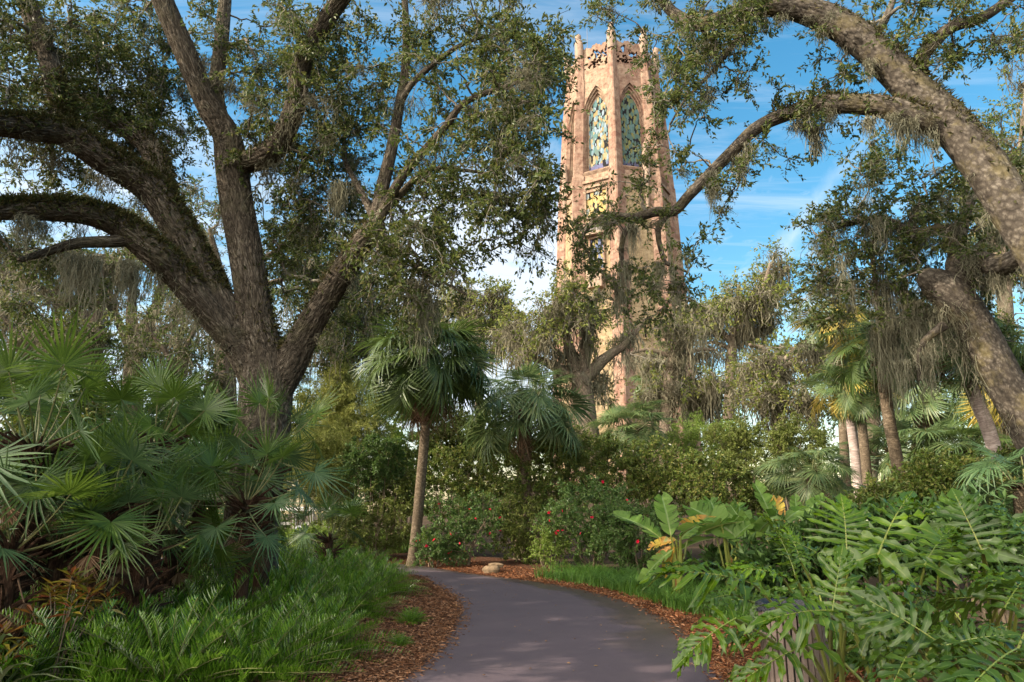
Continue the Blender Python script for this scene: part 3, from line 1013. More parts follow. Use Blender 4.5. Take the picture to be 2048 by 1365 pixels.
        for (dy, dx, a_, b_) in ((0, 1, 1, 2), (0, -1, 3, 0), (1, 0, 2, 3), (-1, 0, 0, 1)):
            nb = H[1 + dy:1 + dy + nz, 1 + dx:1 + dx + nx]
            s = (~hole) & nb
            q = quad[s]
            if len(q):
                sides.append(np.stack([q[:, a_], q[:, a_] + n, q[:, b_] + n, q[:, b_]], 1))
        b.add(np.concatenate([front.reshape(-1, 3), back.reshape(-1, 3)]), Fs + sides, 0, np.concatenate([uv, uv]))
        part('parapet', b.mesh('parapet', ['marble_cream' if k in (6, 7) else 'marble_pink']), root)  # sun-side parapets also take the paler stone, sunlight put into the colour

    # piers at the eight corners, stepped inwards as they rise, each ending under a carved finial
    for k in range(8):
        b = Buf()
        o = np.array([math.cos(cors[k]), math.sin(cors[k]), 0]); t = np.array([-o[1], o[0], 0])
        st = [(0, 1.25, 0.15), (27, 1.10, 0.15), (38.3, 1.0, 0.15), (38.32, 0.84, 0.15), (48.6, 0.76, 0.15), (51.2, 0.74, 0.12), (52.6, 0.62, 0.10), (55.9, 0.55, 0.08)]
        rows = []
        for z, w_, pr in st:
            r = rc(z)
            # a sharp-nosed pier straddles the corner
            wall = (r - 0.42) - w_ * 0.414
            prof = [(-w_, wall - 0.35), (-w_, wall + 0.16), (-0.10, wall + w_ * 0.98 + pr), (0.10, wall + w_ * 0.98 + pr), (w_, wall + 0.16), (w_, wall - 0.35)]
            ring = [t * q[0] + o * q[1] for q in prof]
            rows.append(np.array(ring) + np.array([0, 0, z]))
        V = np.array(rows)
        m = 6
        per = np.cumsum(np.concatenate([[0], np.linalg.norm(np.diff(V[0], axis=0), axis=1)]))
        uv = np.stack([np.broadcast_to(per + 5 * k, (len(st), m)), np.broadcast_to(np.array([s[0] for s in st])[:, None], (len(st), m))], -1)
        i = np.arange(m - 1)[None] + np.arange(len(st) - 1)[:, None] * m
        F = np.stack([i, i + 1, i + m + 1, i + m], -1).reshape(-1, 4)
        b.add(V.reshape(-1, 3), [F, (np.arange(m) + (len(st) - 1) * m)[None]], 0, uv.reshape(-1, 2))
        part('pier', b.mesh('pier', ['marble_pink' if k not in (7,) else 'marble_pink']), root)
        # finial: a hooded, long-robed bird-like figure
        b = Buf()
        prof = [(-0.2, 0.52, 0.50, 0), (0.25, 0.62, 0.56, 0), (1.2, 0.62, 0.56, 0), (2.0, 0.60, 0.54, 0.02), (2.7, 0.55, 0.52, 0.05), (3.0, 0.40, 0.40, 0.07), (3.2, 0.31, 0.34, 0.13), (3.6, 0.40, 0.48, 0.17), (3.95, 0.33, 0.40, 0.12), (4.2, 0.12, 0.16, 0.06)]
        S = 12
        a = np.arange(S) * 2 * PI / S
        rows = []
        for (z, rx, ry, oo) in prof:
            flute = 1 + (0.10 * np.cos(a * 5) if z < 2.8 else 0)
            rows.append(o * ((rc(55.9) - 0.35 + oo) + 0 * a[:, None]) + t * (np.cos(a) * rx * flute)[:, None] + o * (np.sin(a) * ry * flute)[:, None] + np.array([0, 0, 55.8 + z * 0.86]))
        V = np.concatenate(rows)
        i = np.arange(S)[None] + np.arange(len(prof) - 1)[:, None] * S
        j = (np.arange(S)[None] + 1) % S + np.arange(len(prof) - 1)[:, None] * S
        b.add(V, [np.stack([i, j, j + S, i + S], -1).reshape(-1, 4), (np.arange(S) + (len(prof) - 1) * S)[None]], 0)
        part('finial', b.mesh('finial', ['statue_stone'], True), root)

    # ledges, statues and panels of the faces that the path looks at
    for k in range(8):
        b = Buf()
        hw = (rc(Z_LEDGE) - 0.42) * math.sin(PI / 8) - 0.9
        for (zc_, h, d0) in ((Z_LEDGE - 0.2, 0.36, -0.34), (Z_LEDGE - 1.5, 0.25, -0.18), (Z_LEDGE - 0.86, 0.95, -0.10)):
            pts = onface(k, np.array([-hw, hw, hw, -hw] * 2), np.array([zc_ - h / 2] * 4 + [zc_ + h / 2] * 4), np.array([d0, d0, 0.2, 0.2] * 2))
            b.add(pts, np.array([[0, 1, 5, 4], [4, 5, 6, 7], [0, 3, 2, 1], [1, 2, 6, 5], [0, 4, 7, 3]]), 0, np.stack([np.array([-hw, hw, hw, -hw] * 2) + 4 * k, np.array([zc_ - h / 2] * 4 + [zc_ + h / 2] * 4)], 1))
        part('ledge', b.mesh('ledge', ['marble_cream']), root)
        if k in (0, 6):
            # crane-like statue and the slim shaft under it
            b = Buf()
            us = hw - 0.55 if k == 0 else -hw + 0.4
            S = 10
            a = np.arange(S) * 2 * PI / S
            o, t = face_frame(k)
            prof = [(-4.0, 0.22, 0.28), (-0.3, 0.34, 0.40), (0.2, 0.62, 0.55), (0.3, 0.48, 0.45), (2.2, 0.50, 0.42), (3.2, 0.42, 0.38), (3.7, 0.24, 0.26), (4.1, 0.30, 0.32), (4.5, 0.24, 0.26), (4.75, 0.08, 0.1)]
            ctr = onface(k, np.array(us), np.array(Z_LEDGE), -0.20)
            V = np.concatenate([ctr + t * (np.cos(a) * rx)[:, None] + o * (np.sin(a) * ry)[:, None] + np.array([0, 0, z]) for z, rx, ry in prof])
            i = np.arange(S)[None] + np.arange(len(prof) - 1)[:, None] * S
            j = (np.arange(S)[None] + 1) % S + np.arange(len(prof) - 1)[:, None] * S
            b.add(V, [np.stack([i, j, j + S, i + S], -1).reshape(-1, 4), (np.arange(S) + (len(prof) - 1) * S)[None]], 0)
            part('statue', b.mesh('statue', ['statue_stone'], True), root)

    def panel(k, u0, u1, z0_, z1_, name, mat, d=-0.03, frame=0.16, fmat='marble_cream'):
        b = Buf()
        b.add(onface(k, np.array([u0, u1, u1, u0]), np.array([z0_, z0_, z1_, z1_]), np.full(4, d)), np.array([[0, 1, 2, 3]]), 0, np.array([[u0, 0], [u1, 0], [u1, z1_ - z0_], [u0, z1_ - z0_]]))
        q = part(name, b.mesh(name, [mat]), root)
        b = Buf()
        for (a_, b_, c_, e_) in ((u0 - frame, u1 + frame, z1_, z1_ + frame * 1.6), (u0 - frame, u1 + frame, z0_ - frame * 1.6, z0_), (u0 - frame, u0, z0_, z1_), (u1, u1 + frame, z0_, z1_)):
            pts = onface(k, np.array([a_, b_, b_, a_] * 2), np.array([c_] * 2 + [e_] * 2 + [c_] * 2 + [e_] * 2), np.array([-0.30] * 4 + [0.1] * 4))
            b.add(pts, np.array([[0, 1, 2, 3], [1, 5, 6, 2], [4, 0, 3, 7], [3, 2, 6, 7], [4, 5, 1, 0]]), 0, np.stack([np.array([a_, b_, b_, a_] * 2), np.array([c_] * 2 + [e_] * 2 + [c_] * 2 + [e_] * 2)], 1))
        part('panel_frame', b.mesh('panel_frame', [fmat]), q)
        return q

    k = 7                                        # the face seen just to the west of the front corner
    panel(k, -1.35, 1.35, 32.6, 36.4, 'gold_panel', 'mosaic_gold')
    panel(k, -0.85, 0.85, 25.6, 29.6, 'stair_window', 'mosaic_blue')
    # balcony
    b = Buf()
    for (c0, c1, e0, e1, d0) in ((-1.55, 1.55, 31.1, 31.3, -0.9), (-1.55, 1.55, 29.95, 30.25, -1.0)):
        pts = onface(k, np.array([c0, c1, c1, c0] * 2), np.array([e0] * 4 + [e1] * 4), np.array([d0, d0, 0.1, 0.1] * 2))
        b.add(pts, np.array([[0, 1, 5, 4], [4, 5, 6, 7], [0, 3, 2, 1], [1, 2, 6, 5], [0, 4, 7, 3]]), 0, np.zeros((8, 2)))
    for uu in np.linspace(-1.45, 1.45, 16):
        pts = onface(k, np.array([uu - .04, uu + .04, uu + .04, uu - .04]), np.array([30.25, 30.25, 31.1, 31.1]), np.full(4, -0.85))
        b.add(pts, np.array([[0, 1, 2, 3]]), 1, np.zeros((4, 2)))
    part('balcony', b.mesh('balcony', ['statue_stone', 'rod_metal']), root)
    b = Buf()
    pts = onface(k, np.array([-0.95, 0.95, 0.95, -0.95] * 2), np.array([23.2] * 4 + [25.2] * 4), np.array([-1.15, -1.15, 0.1, 0.1] * 2))
    b.add(pts, np.array([[0, 1, 5, 4], [4, 5, 6, 7], [0, 3, 2, 1], [1, 2, 6, 5], [0, 4, 7, 3]]), 0, np.zeros((8, 2)))
    part('corbel', b.mesh('corbel', ['statue_stone']), root)
    for (u_, z_) in ((-0.2, 9.5), (-0.2, 17.0)):
        q = panel(0, u_ - 0.18, u_ + 0.18, z_, z_ + 1.7, 'slit_window', 'dark_inside', frame=0.1, fmat='coquina')
    # roof deck and lightning rods
    b = Buf()
    V = np.stack([np.cos(ang) * (rc(Z_TOP) - 0.9), np.sin(ang) * (rc(Z_TOP) - 0.9), np.full(8, Z_TOP - 3.3)], 1)
    b.add(V, np.arange(8)[None], 0)
    part('roof_deck', b.mesh('roof_deck', ['dark_inside']), root)
    for dx, dy, h in ((-3.4, -1.5, 7.5), (2.4, -1.2, 7.0)):
        V, F, U = tubes([[dx, dy, Z_TOP - 3.3], [dx, dy, Z_TOP + h - 2.0]], [0.05, 0.025], 6)
        part('lightning_rod', make_mesh('lightning_rod', V, [F], 'rod_metal', True, U), root)


build_tower()

# ------------------------------------------------------------------ trees
def trace(rows, step=0.25):
    """rows of (photo x, photo y, thickness in photo pixels, distance) -> smooth rows of (x, y, z, radius) in metres"""
    out = []
    for (px, py, w_, Y) in rows:
        p, s = PS(px, py, Y)
        out.append([*p, w_ * s / 2])
    out = np.array(out)
    L = np.linalg.norm(np.diff(out[:, :3], axis=0), axis=1).sum()
    return catmull(out, max(6, int(L / step)))


def wrows(rows, step=0.4):
    out = np.array(rows, float)
    L = np.linalg.norm(np.diff(out[:, :3], axis=0), axis=1).sum()
    return catmull(out, max(6, int(L / step)))


def ellipsoid(n, c, r, shell=0.0):
    d = rand_dirs(n)
    q = rng.random(n) ** (1 / 3)
    q = np.maximum(q, shell * rng.random(n))
    return np.asarray(c) + d * q[:, None] * np.asarray(r)


def px_blobs(blobs, Y0):
    """(photo x, y, half width, half height in px, clusters[, distance, depth]) -> cluster centres"""
    out = []
    for bl in blobs:
        px, py, rx, ry, n = bl[:5]
        Y = bl[5] if len(bl) > 5 else Y0
        dy = bl[6] if len(bl) > 6 else 1.6
        p, s = PS(px, py, Y)
        out.append(ellipsoid(n, p, (rx * s, dy, ry * s)))
    return np.concatenate(out)


def grow(limbs, centres, r_twig, maxfrac=0.6, startmin=0, sag=0.12):
    """join every leaf cluster to the nearest wood by a curved branch; returns the branches' points and radii and the cluster ends"""
    nodes = np.concatenate([l[startmin if i == 0 else 0:, :3] for i, l in enumerate(limbs)])
    nrad = np.concatenate([l[startmin if i == 0 else 0:, 3] for i, l in enumerate(limbs)])
    owner = np.full(len(nodes), -1)
    c = np.asarray(centres)
    d0 = np.array([np.min(np.linalg.norm(nodes - q, axis=1)) for q in c])
    order = np.argsort(d0)
    K = 7
    B, par = [], []
    NN, RR, OO = [nodes], [nrad], [owner]
    allN, allR, allO = nodes, nrad, owner
    t = np.linspace(0, 1, K)[:, None]
    pend_n, pend_o = [], []
    for q, ci in enumerate(order):
        p = c[ci]
        if q % 12 == 0 and pend_n:
            allN = np.concatenate([allN] + pend_n); allR = np.concatenate([allR, np.full(sum(len(x) for x in pend_n), 0.03)]); allO = np.concatenate([allO] + pend_o)
            pend_n, pend_o = [], []
        dist = np.linalg.norm(allN - p, axis=1)
        j = np.argmin(dist + 0.25 * np.maximum(0, allN[:, 2] - p[2]))
        a = allN[j]
        L = np.linalg.norm(p - a)
        m = (a + p) / 2 + rng.normal(size=3) * 0.13 * L + np.array([0, 0, sag * L])
        crv = (1 - t) ** 2 * a + 2 * t * (1 - t) * m + t ** 2 * p
        crv[1:-1] += rng.normal(size=(K - 2, 3)) * 0.03 * L
        B.append(crv)
        par.append((allO[j], allR[j]))
        pend_n.append(crv[2:])
        pend_o.append(np.full(K - 2, q))
    n = len(B)
    cnt = np.ones(n)
    for q in range(n - 1, -1, -1):
        if par[q][0] >= 0:
            cnt[par[q][0]] += cnt[q]
    B = np.array(B)
    R0 = r_twig * cnt ** 0.48
    R = np.zeros((n, K))
    for q in range(n):
        lim = (R0[par[q][0]] if par[q][0] >= 0 else par[q][1]) * maxfrac + 0.3 * r_twig
        r0 = min(R0[q], max(lim, r_twig * 0.9))
        R0[q] = r0
        R[q] = np.linspace(r0, max(r_twig * 0.55, r0 * 0.35), K)
    return B, R


def clusters_to_leaves(ends, dirs, per, cr, LL, LW, buf_leaf, buf_twig, r_twig, twigs=6, droop=0.15, mi=0):
    n = len(ends)
    m = n * twigs
    idx = np.repeat(np.arange(n), twigs)
    d = norm(rand_dirs(m) * 1.0 + dirs[idx] * 0.55)
    Lt = cr * rng.uniform(0.5, 1.25, m)
    t = np.linspace(0, 1, 4)[None, :, None]
    pts = ends[idx][:, None] + d[:, None] * Lt[:, None, None] * t + np.array([0, 0, -1.0]) * (droop * Lt[:, None, None] * t ** 2) + rng.normal(size=(m, 4, 3)) * 0.05 * cr * (t > 0)
    if buf_twig is not None:
        tubes(pts, np.linspace(r_twig * 0.5, r_twig * 0.2, 4)[None].repeat(m, 0), 3, buf_twig, 0)
    q = n * per
    ti = rng.integers(0, m, q)
    tt = rng.uniform(0.12, 1.05, q)
    k = np.minimum((tt * 3).astype(int), 2)
    f = (tt * 3 - k)[:, None]
    base = pts[ti, k] * (1 - f) + pts[ti, k + 1] * f
    ax = norm(d[ti] * 0.7 + rand_dirs(q) * 0.9 + np.array([0, 0, -0.15]))
    base = base + rand_dirs(q) * cr * 0.10
    N = rand_dirs(q) + np.array([0, 0, 0.9])
    s = rng.uniform(0.65, 1.2, q)
    leaf_quads(base, ax, N, LL * s, LW * s, 0.22, buf_leaf, mi)


def build_tree(name, label, cat, group, limbs, centres, bark='bark_oak', leaf='leaf_oak', per=60, cr=0.42, LL=0.068, LW=0.030,
               r_twig=0.0135, sides=20, rough=0.03, moss=0, moss_len=(0.3, 1.2), moss_w=0.011, moss_spread=0.09, moss_strands=46,
               moss_limb=0.4, moss_mat='moss', ferns=None, startmin=0, twigs=6, sag=0.12, moss_pts=None, moss_box=None, small_bark='twig_bark', ridge=None):
    base = np.array([limbs[0][0, 0], limbs[0][0, 1], float(gh(limbs[0][0, 0], limbs[0][0, 1]))])
    root = thing(name, label, cat, base, group)
    b = Buf()
    for l in limbs:
        if ridge is not None and l[:, 3].max() > 0.10:
            m_ = int(len(l) * 3)
            tubes(catmull(l[:, :3], m_) - base, np.interp(np.linspace(0, 1, m_), np.linspace(0, 1, len(l)), l[:, 3]), 76, b, 0, rough, ridge)
        else:
            tubes(l[:, :3] - base, l[:, 3], sides if l[:, 3].max() > 0.08 else 10, b, 0, rough)
        # rounded end
        e = l[-1]
        tip = e[:3] + norm(l[-1, :3] - l[-2, :3]) * e[3]
        tubes(np.array([e[:3], (e[:3] + tip) / 2, tip]) - base, np.array([e[3], e[3] * 0.8, 0.01]), 8, b, 0)
    part('trunk', b.mesh('trunk', [bark], True), root)
    B, R = grow(limbs, centres, r_twig, startmin=startmin, sag=sag)
    bb = Buf()
    thick = R[:, 0] > r_twig * 2.2
    if thick.any():
        tubes(B[thick] - base, R[thick], 8, bb, 0, 0.03)
    if (~thick).any():
        tubes(B[~thick] - base, R[~thick], 4, bb, 0)
    lb = Buf()
    ends = B[:, -1] - base
    dirs = norm(B[:, -1] - B[:, -3])
    clusters_to_leaves(ends, dirs, per, cr, LL, LW, lb, bb, r_twig, twigs)
    part('branches', bb.mesh('branches', [small_bark], True), root)
    part('crown', lb.mesh('crown', [leaf]), root)
    if moss or moss_pts is not None:
        pool = []
        bi = rng.integers(0, len(B), int(moss * (1 - moss_limb)))
        f = rng.integers(1, B.shape[1], len(bi))
        pool.append(B[bi, f] - np.array([0, 0, 1]) * R[bi, f][:, None])
        nl = int(moss * moss_limb)
        if nl:
            allp = np.concatenate([l[len(l) // 4 if i == 0 else 0:] for i, l in enumerate(limbs)])
            k = rng.integers(0, len(allp), nl)
            q = allp[k]
            jit = rng.normal(size=(nl, 3)) * 0.12 * np.array([1, 1, 0])
            pool.append(q[:, :3] + jit - np.array([0, 0, 1]) * (q[:, 3:4] * 0.75))
        pts = np.concatenate(pool) if pool else np.zeros((0, 3))
        Ls = rng.uniform(0, 1, len(pts)) ** 2.2 * (moss_len[1] - moss_len[0]) + moss_len[0]
        mb = Buf()
        moss_ribbons(pts - base, Ls, moss_spread, moss_strands, moss_w, mb, wob=0.3 if moss_mat == 'moss_far' else 0.55)
        if moss_pts is not None:
            mp = np.array([P(a[0], a[1], a[3]) for a in moss_pts])
            ml = np.array([a[2] * PS(a[0], a[1], a[3])[1] for a in moss_pts])
            for rep in range(2):
                moss_ribbons(mp - base + rng.normal(size=mp.shape) * moss_spread * np.array([.8, .8, .2]), ml * rng.uniform(0.75, 1.15, len(ml)), moss_spread * 0.9, int(moss_strands * 1.6), moss_w, mb)
        part('spanish_moss', mb.mesh('spanish_moss', [moss_mat]), root)
    if ferns:
        fb = Buf()
        for (li, t0, t1, n) in ferns:
            l = limbs[li]
            k = rng.uniform(t0, t1, n) * (len(l) - 1)
            i = np.minimum(k.astype(int), len(l) - 2)
            f = (k - i)[:, None]
            p = l[i, :3] * (1 - f) + l[i + 1, :3] * f
            r = (l[i, 3] * (1 - f[:, 0]) + l[i + 1, 3] * f[:, 0])
            T = norm(l[i + 1, :3] - l[i, :3])
            s = norm(np.cross(T, np.array([0, 0, 1.0])))
            upv = np.cross(s, T)
            th = rng.normal(size=n) * 0.75
            nrm = s * np.sin(th)[:, None] + upv * np.cos(th)[:, None]
            base_p = p + nrm * r[:, None] * 0.97
            ax = norm(nrm * 0.7 + rand_dirs(n) * 0.7 + np.array([0, 0, -0.35]))
            leaf_quads(base_p - base, ax, rand_dirs(n) + nrm, rng.uniform(0.07, 0.17, n), rng.uniform(0.018, 0.035, n), 0.3, fb)
            # side leaflets make the tufts feathery
            leaf_quads(base_p - base + ax * 0.05, norm(ax + rand_dirs(n) * 0.9), rand_dirs(n), rng.uniform(0.04, 0.10, n), rng.uniform(0.014, 0.025, n), 0.3, fb)
        part('limb_ferns', fb.mesh('limb_ferns', ['fern_limb']), root)
    return root


# ---- the great live oak on the west side of the path
LO = [
    trace([(490, 1215, 165, 11), (497, 1120, 128, 11), (507, 1010, 116, 11), (522, 900, 116, 11), (530, 820, 116, 11), (533, 760, 112, 11), (527, 705, 88, 11), (512, 640, 76, 11), (493, 520, 72, 11), (474, 415, 70, 11), (462, 330, 66, 10.9), (452, 270, 58, 10.8), (415, 208, 50, 10.6), (372, 108, 47, 10.3), (320, -15, 44, 10), (290, -120, 36, 9.7)], 0.12),
    trace([(522, 810, 60, 11), (497, 720, 78, 11), (462, 655, 80, 11), (410, 560, 80, 10.9), (362, 470, 76, 10.7), (310, 388, 74, 10.5), (255, 345, 70, 10.3), (205, 316, 68, 10.1), (130, 268, 62, 9.8), (50, 256, 58, 9.4), (-60, 244, 54, 8.9), (-260, 225, 48, 8), (-520, 190, 36, 7)], 0.12),
    trace([(470, 690, 56, 10.9), (415, 620, 66, 10.7), (360, 555, 68, 10.5), (308, 505, 70, 10.2), (240, 452, 62, 10), (180, 428, 56, 9.7), (100, 420, 52, 9.4), (0, 420, 48, 9.1), (-120, 425, 44, 8.6), (-350, 420, 36, 7.5)], 0.12),
    trace([(548, 800, 60, 11), (578, 735, 72, 10.95), (612, 665, 62, 10.8), (650, 602, 56, 10.6), (685, 545, 54, 10.4), (722, 492, 52, 10.2), (752, 455, 50, 10.1)], 0.12),
    trace([(335, 420, 44, 10.6), (322, 360, 52, 10.8), (305, 300, 50, 11), (262, 262, 44, 11.2), (200, 228, 36, 11.4), (140, 190, 28, 11.5)], 0.15),
    trace([(135, 275, 48, 9.8), (122, 230, 46, 9.9), (115, 180, 44, 10), (90, 100, 40, 10.1), (50, -5, 36, 10.1)], 0.15),
    trace([(468, 330, 40, 10.9), (520, 318, 48, 10.7), (560, 285, 46, 10.5), (590, 215, 44, 10.3), (607, 125, 40, 10.1), (648, 48, 38, 9.9), (705, -30, 32, 9.6)], 0.15),
    trace([(448, 262, 34, 10.8), (432, 185, 32, 10.9), (442, 92, 30, 11), (452, -20, 26, 11.1)], 0.15),
    trace([(752, 458, 32, 10.1), (762, 390, 30, 10.1), (784, 295, 25, 10.2), (800, 205, 21, 10.3), (812, 130, 18, 10.3), (812, 50, 15, 10.4), (808, -30, 12, 10.4)], 0.15),
    trace([(754, 445, 28, 10.1), (800, 360, 22, 9.8), (850, 300, 19, 9.5), (890, 254, 17, 9.3), (930, 205, 15, 9.1), (1008, 174, 10, 8.9), (1062, 159, 6, 8.8)], 0.15),
    trace([(800, 210, 16, 10.2), (822, 170, 15, 10), (867, 128, 13, 9.8), (928, 87, 10, 9.6), (1000, 66, 6, 9.5)], 0.15),
    trace([(768, 425, 18, 10.1), (846, 346, 13, 9.9), (910, 340, 9, 9.6), (995, 350, 6, 9.4)], 0.15),
    trace([(764, 468, 14, 10.1), (800, 500, 10, 10), (831, 533, 8, 9.9), (933, 590, 5, 9.7)], 0.15),
    trace([(755, 452, 22, 10.1), (720, 380, 16, 10.4), (690, 320, 12, 10.7), (690, 250, 9, 10.9)], 0.15),
    trace([(250, 480, 30, 10), (222, 484, 26, 9.9), (156, 487, 24, 9.7), (92, 505, 18, 9.5), (40, 520, 12, 9.3)], 0.15),
]
for _l in LO:
    _l[:, 3] *= 0.86
for _l in LO[1:3]:
    _l[:, 3] *= 0.92
LO_BLOBS = [
    (60, 60, 120, 90, 34, 10), (190, 60, 120, 90, 34, 11), (90, 170, 130, 80, 36, 11), (230, 170, 110, 80, 30, 11.5), (60, 330, 110, 70, 22, 11), (230, 250, 90, 70, 22, 11.5),
    (330, 200, 80, 90, 22, 12), (340, 60, 90, 70, 18, 11.5), (60, 210, 90, 60, 20, 9.8), (300, 340, 90, 60, 16, 12),
    (520, 80, 100, 90, 30, 11), (520, 220, 90, 80, 22, 11.5), (600, 300, 90, 80, 30, 11), (660, 180, 60, 120, 26, 10.6), (640, 60, 70, 60, 18, 10), (650, 400, 90, 70, 26, 11.5),
    (620, 480, 70, 80, 18, 12), (560, 400, 60, 60, 12, 12), (690, 300, 50, 70, 12, 10.8), (640, 580, 80, 80, 20, 12.5),
    (760, 60, 63, 63, 14, 10.3), (870, 60, 63, 54, 16, 10), (960, 30, 54, 45, 10, 9.6), (1020, 75, 54, 49, 14, 9.4), (1085, 120, 40, 72, 16, 9.1), (1000, 150, 63, 45, 14, 9.3),
    (1065, 215, 45, 45, 12, 9), (900, 200, 63, 45, 10, 9.6), (980, 260, 54, 40, 10, 9.2), (1010, 330, 54, 45, 13, 9.3), (1070, 350, 28, 49, 9, 9.2), (900, 320, 63, 45, 12, 9.7),
    (960, 400, 54, 40, 10, 9.5), (1060, 430, 41, 49, 12, 9.3), (990, 460, 36, 27, 6, 9.4), (840, 420, 54, 45, 10, 10), (800, 330, 45, 45, 7, 10.2), (860, 490, 63, 40, 12, 9.9),
    (770, 200, 36, 54, 7, 10.5), (760, 560, 54, 45, 9, 10.5), (840, 560, 45, 40, 9, 10), (900, 560, 27, 27, 4, 9.8), (810, 620, 36, 36, 5, 10.4), (780, 500, 36, 36, 6, 10.3),
    (20, 480, 80, 50, 10, 10.5), (110, 560, 60, 50, 8, 11), (30, 620, 60, 40, 6, 11.5),
]
LO_C = px_blobs(LO_BLOBS, 10.5)
# the rest of the crown spreads over the viewpoint and shades the path
over = np.concatenate([
    ellipsoid(120, (-9.5, 1.0, 8.0), (6.0, 6.0, 1.8)), ellipsoid(100, (-13, -4.5, 9.5), (6, 5, 2.0)), ellipsoid(110, (-11.5, 6.5, 8.0), (4.0, 3.5, 2.4)), ellipsoid(60, (-7.0, -5.0, 8.3), (4, 4, 1.6)),
    ellipsoid(40, (-17, 2, 8.5), (4, 5, 2.0))])
keep = ~((over[:, 1] > 0.6) & (np.abs(over[:, 0]) < over[:, 1] * 0.85 + 0.8))
over = over[keep]
LO.append(wrows([[*LO[1][-1, :3], 0.15], [-9.5, 3.0, 7.3, 0.13], [-10.5, -0.5, 7.8, 0.11], [-12, -4.0, 8.6, 0.08]], 0.4))
root = build_tree('live_oak', 'massive live oak with several thick fern-covered limbs forking low beside the path', 'tree', None, LO, LO_C,
                  per=135, cr=0.46, LL=0.088, LW=0.038, ridge=(0.045, 22, 34, 0.16), moss=240, moss_len=(0.2, 1.0), ferns=[(1, 0.22, 0.95, 5200), (2, 0.18, 0.98, 4800), (4, 0.1, 0.9, 900), (5, 0.0, 0.6, 900), (3, 0.2, 1.0, 700), (0, 0.40, 0.52, 250), (6, 0.0, 0.4, 300)],
                  startmin=70, moss_limb=0.3,
                  moss_pts=[(45, 435, 95, 9.2), (60, 440, 70, 9.3), (830, 560, 160, 9.9), (838, 570, 200, 9.9), (935, 205, 75, 9.2), (530, 300, 70, 10.7), (540, 310, 50, 10.7), (250, 520, 90, 9.9), (190, 510, 150, 9.7), (268, 540, 130, 9.9), (150, 505, 120, 9.6), (402, 110, 70, 10.4), (455, 165, 60, 10.8), (600, 150, 110, 10.2), (590, 230, 90, 10.3), (690, 370, 90, 10.4), (680, 385, 60, 10.5), (855, 600, 150, 10), (795, 480, 120, 10.1), (765, 470, 90, 10.1)])
b = Buf(); bt = Buf()
B_, R_ = grow([LO[-1], LO[1][-12:]], over, 0.02)
bs = root.location
tubes(B_ - np.array(bs), R_, 5, bt)
clusters_to_leaves(B_[:, -1] - np.array(bs), norm(B_[:, -1] - B_[:, -3]), 150, 0.9, 0.18, 0.095, b, None, 0.02, 5)
part('crown', b.mesh('crown', ['leaf_oak']), root)
part('branches', bt.mesh('branches', ['twig_bark']), root)

# ---- arching live oak reaching over from the east
RO = [
    trace([(2420, 1250, 170, 8.8), (2330, 980, 140, 8.9), (2200, 720, 118, 9), (2110, 555, 108, 9.2), (2048, 455, 102, 9.4), (1953, 315, 92, 9.6), (1895, 245, 86, 9.8), (1835, 190, 82, 9.9), (1785, 140, 78, 10), (1738, 97, 74, 10.1), (1666, 45, 68, 10.2), (1579, 16, 56, 10.3), (1502, 20, 44, 10.4), (1404, 49, 34, 10.5), (1348, 28, 26, 10.6), (1310, -20, 20, 10.7)], 0.12),
    trace([(1890, 262, 50, 9.8), (1830, 233, 56, 9.8), (1758, 213, 50, 9.9), (1681, 208, 45, 10.1), (1635, 210, 40, 10.3), (1563, 233, 34, 10.5), (1512, 258, 31, 10.7), (1471, 297, 30, 10.9), (1435, 333, 28, 11.1), (1379, 390, 25, 11.3), (1348, 422, 24, 11.5), (1310, 424, 23, 11.6), (1265, 436, 21, 11.8), (1215, 431, 16, 12), (1172, 460, 11, 12.2), (1160, 490, 7, 12.3)], 0.12),
    trace([(1838, 160, 34, 9.9), (1845, 120, 30, 9.9), (1864, 92, 28, 9.8), (1902, 56, 27, 9.7), (1964, 36, 24, 9.5), (2030, -8, 20, 9.3)], 0.15),
    trace([(1335, 424, 20, 11.5), (1316, 460, 15, 11.6), (1322, 500, 13, 11.6), (1330, 525, 12, 11.7), (1348, 532, 10, 11.7), (1375, 545, 6, 11.7)], 0.12),
    trace([(1272, 437, 18, 11.8), (1250, 465, 14, 11.8), (1243, 500, 13, 11.9), (1244, 540, 10, 11.9), (1232, 590, 7, 11.9)], 0.12),
    trace([(1500, 24, 20, 10.4), (1460, 100, 12, 10.6), (1400, 170, 9, 10.8), (1370, 200, 7, 10.9), (1340, 250, 5, 11)], 0.15),
    trace([(1745, 80, 24, 10.1), (1770, 40, 20, 10.2), (1790, -10, 14, 10.2)], 0.15),
]
for _l in RO:
    _l[:, 3] *= 0.80
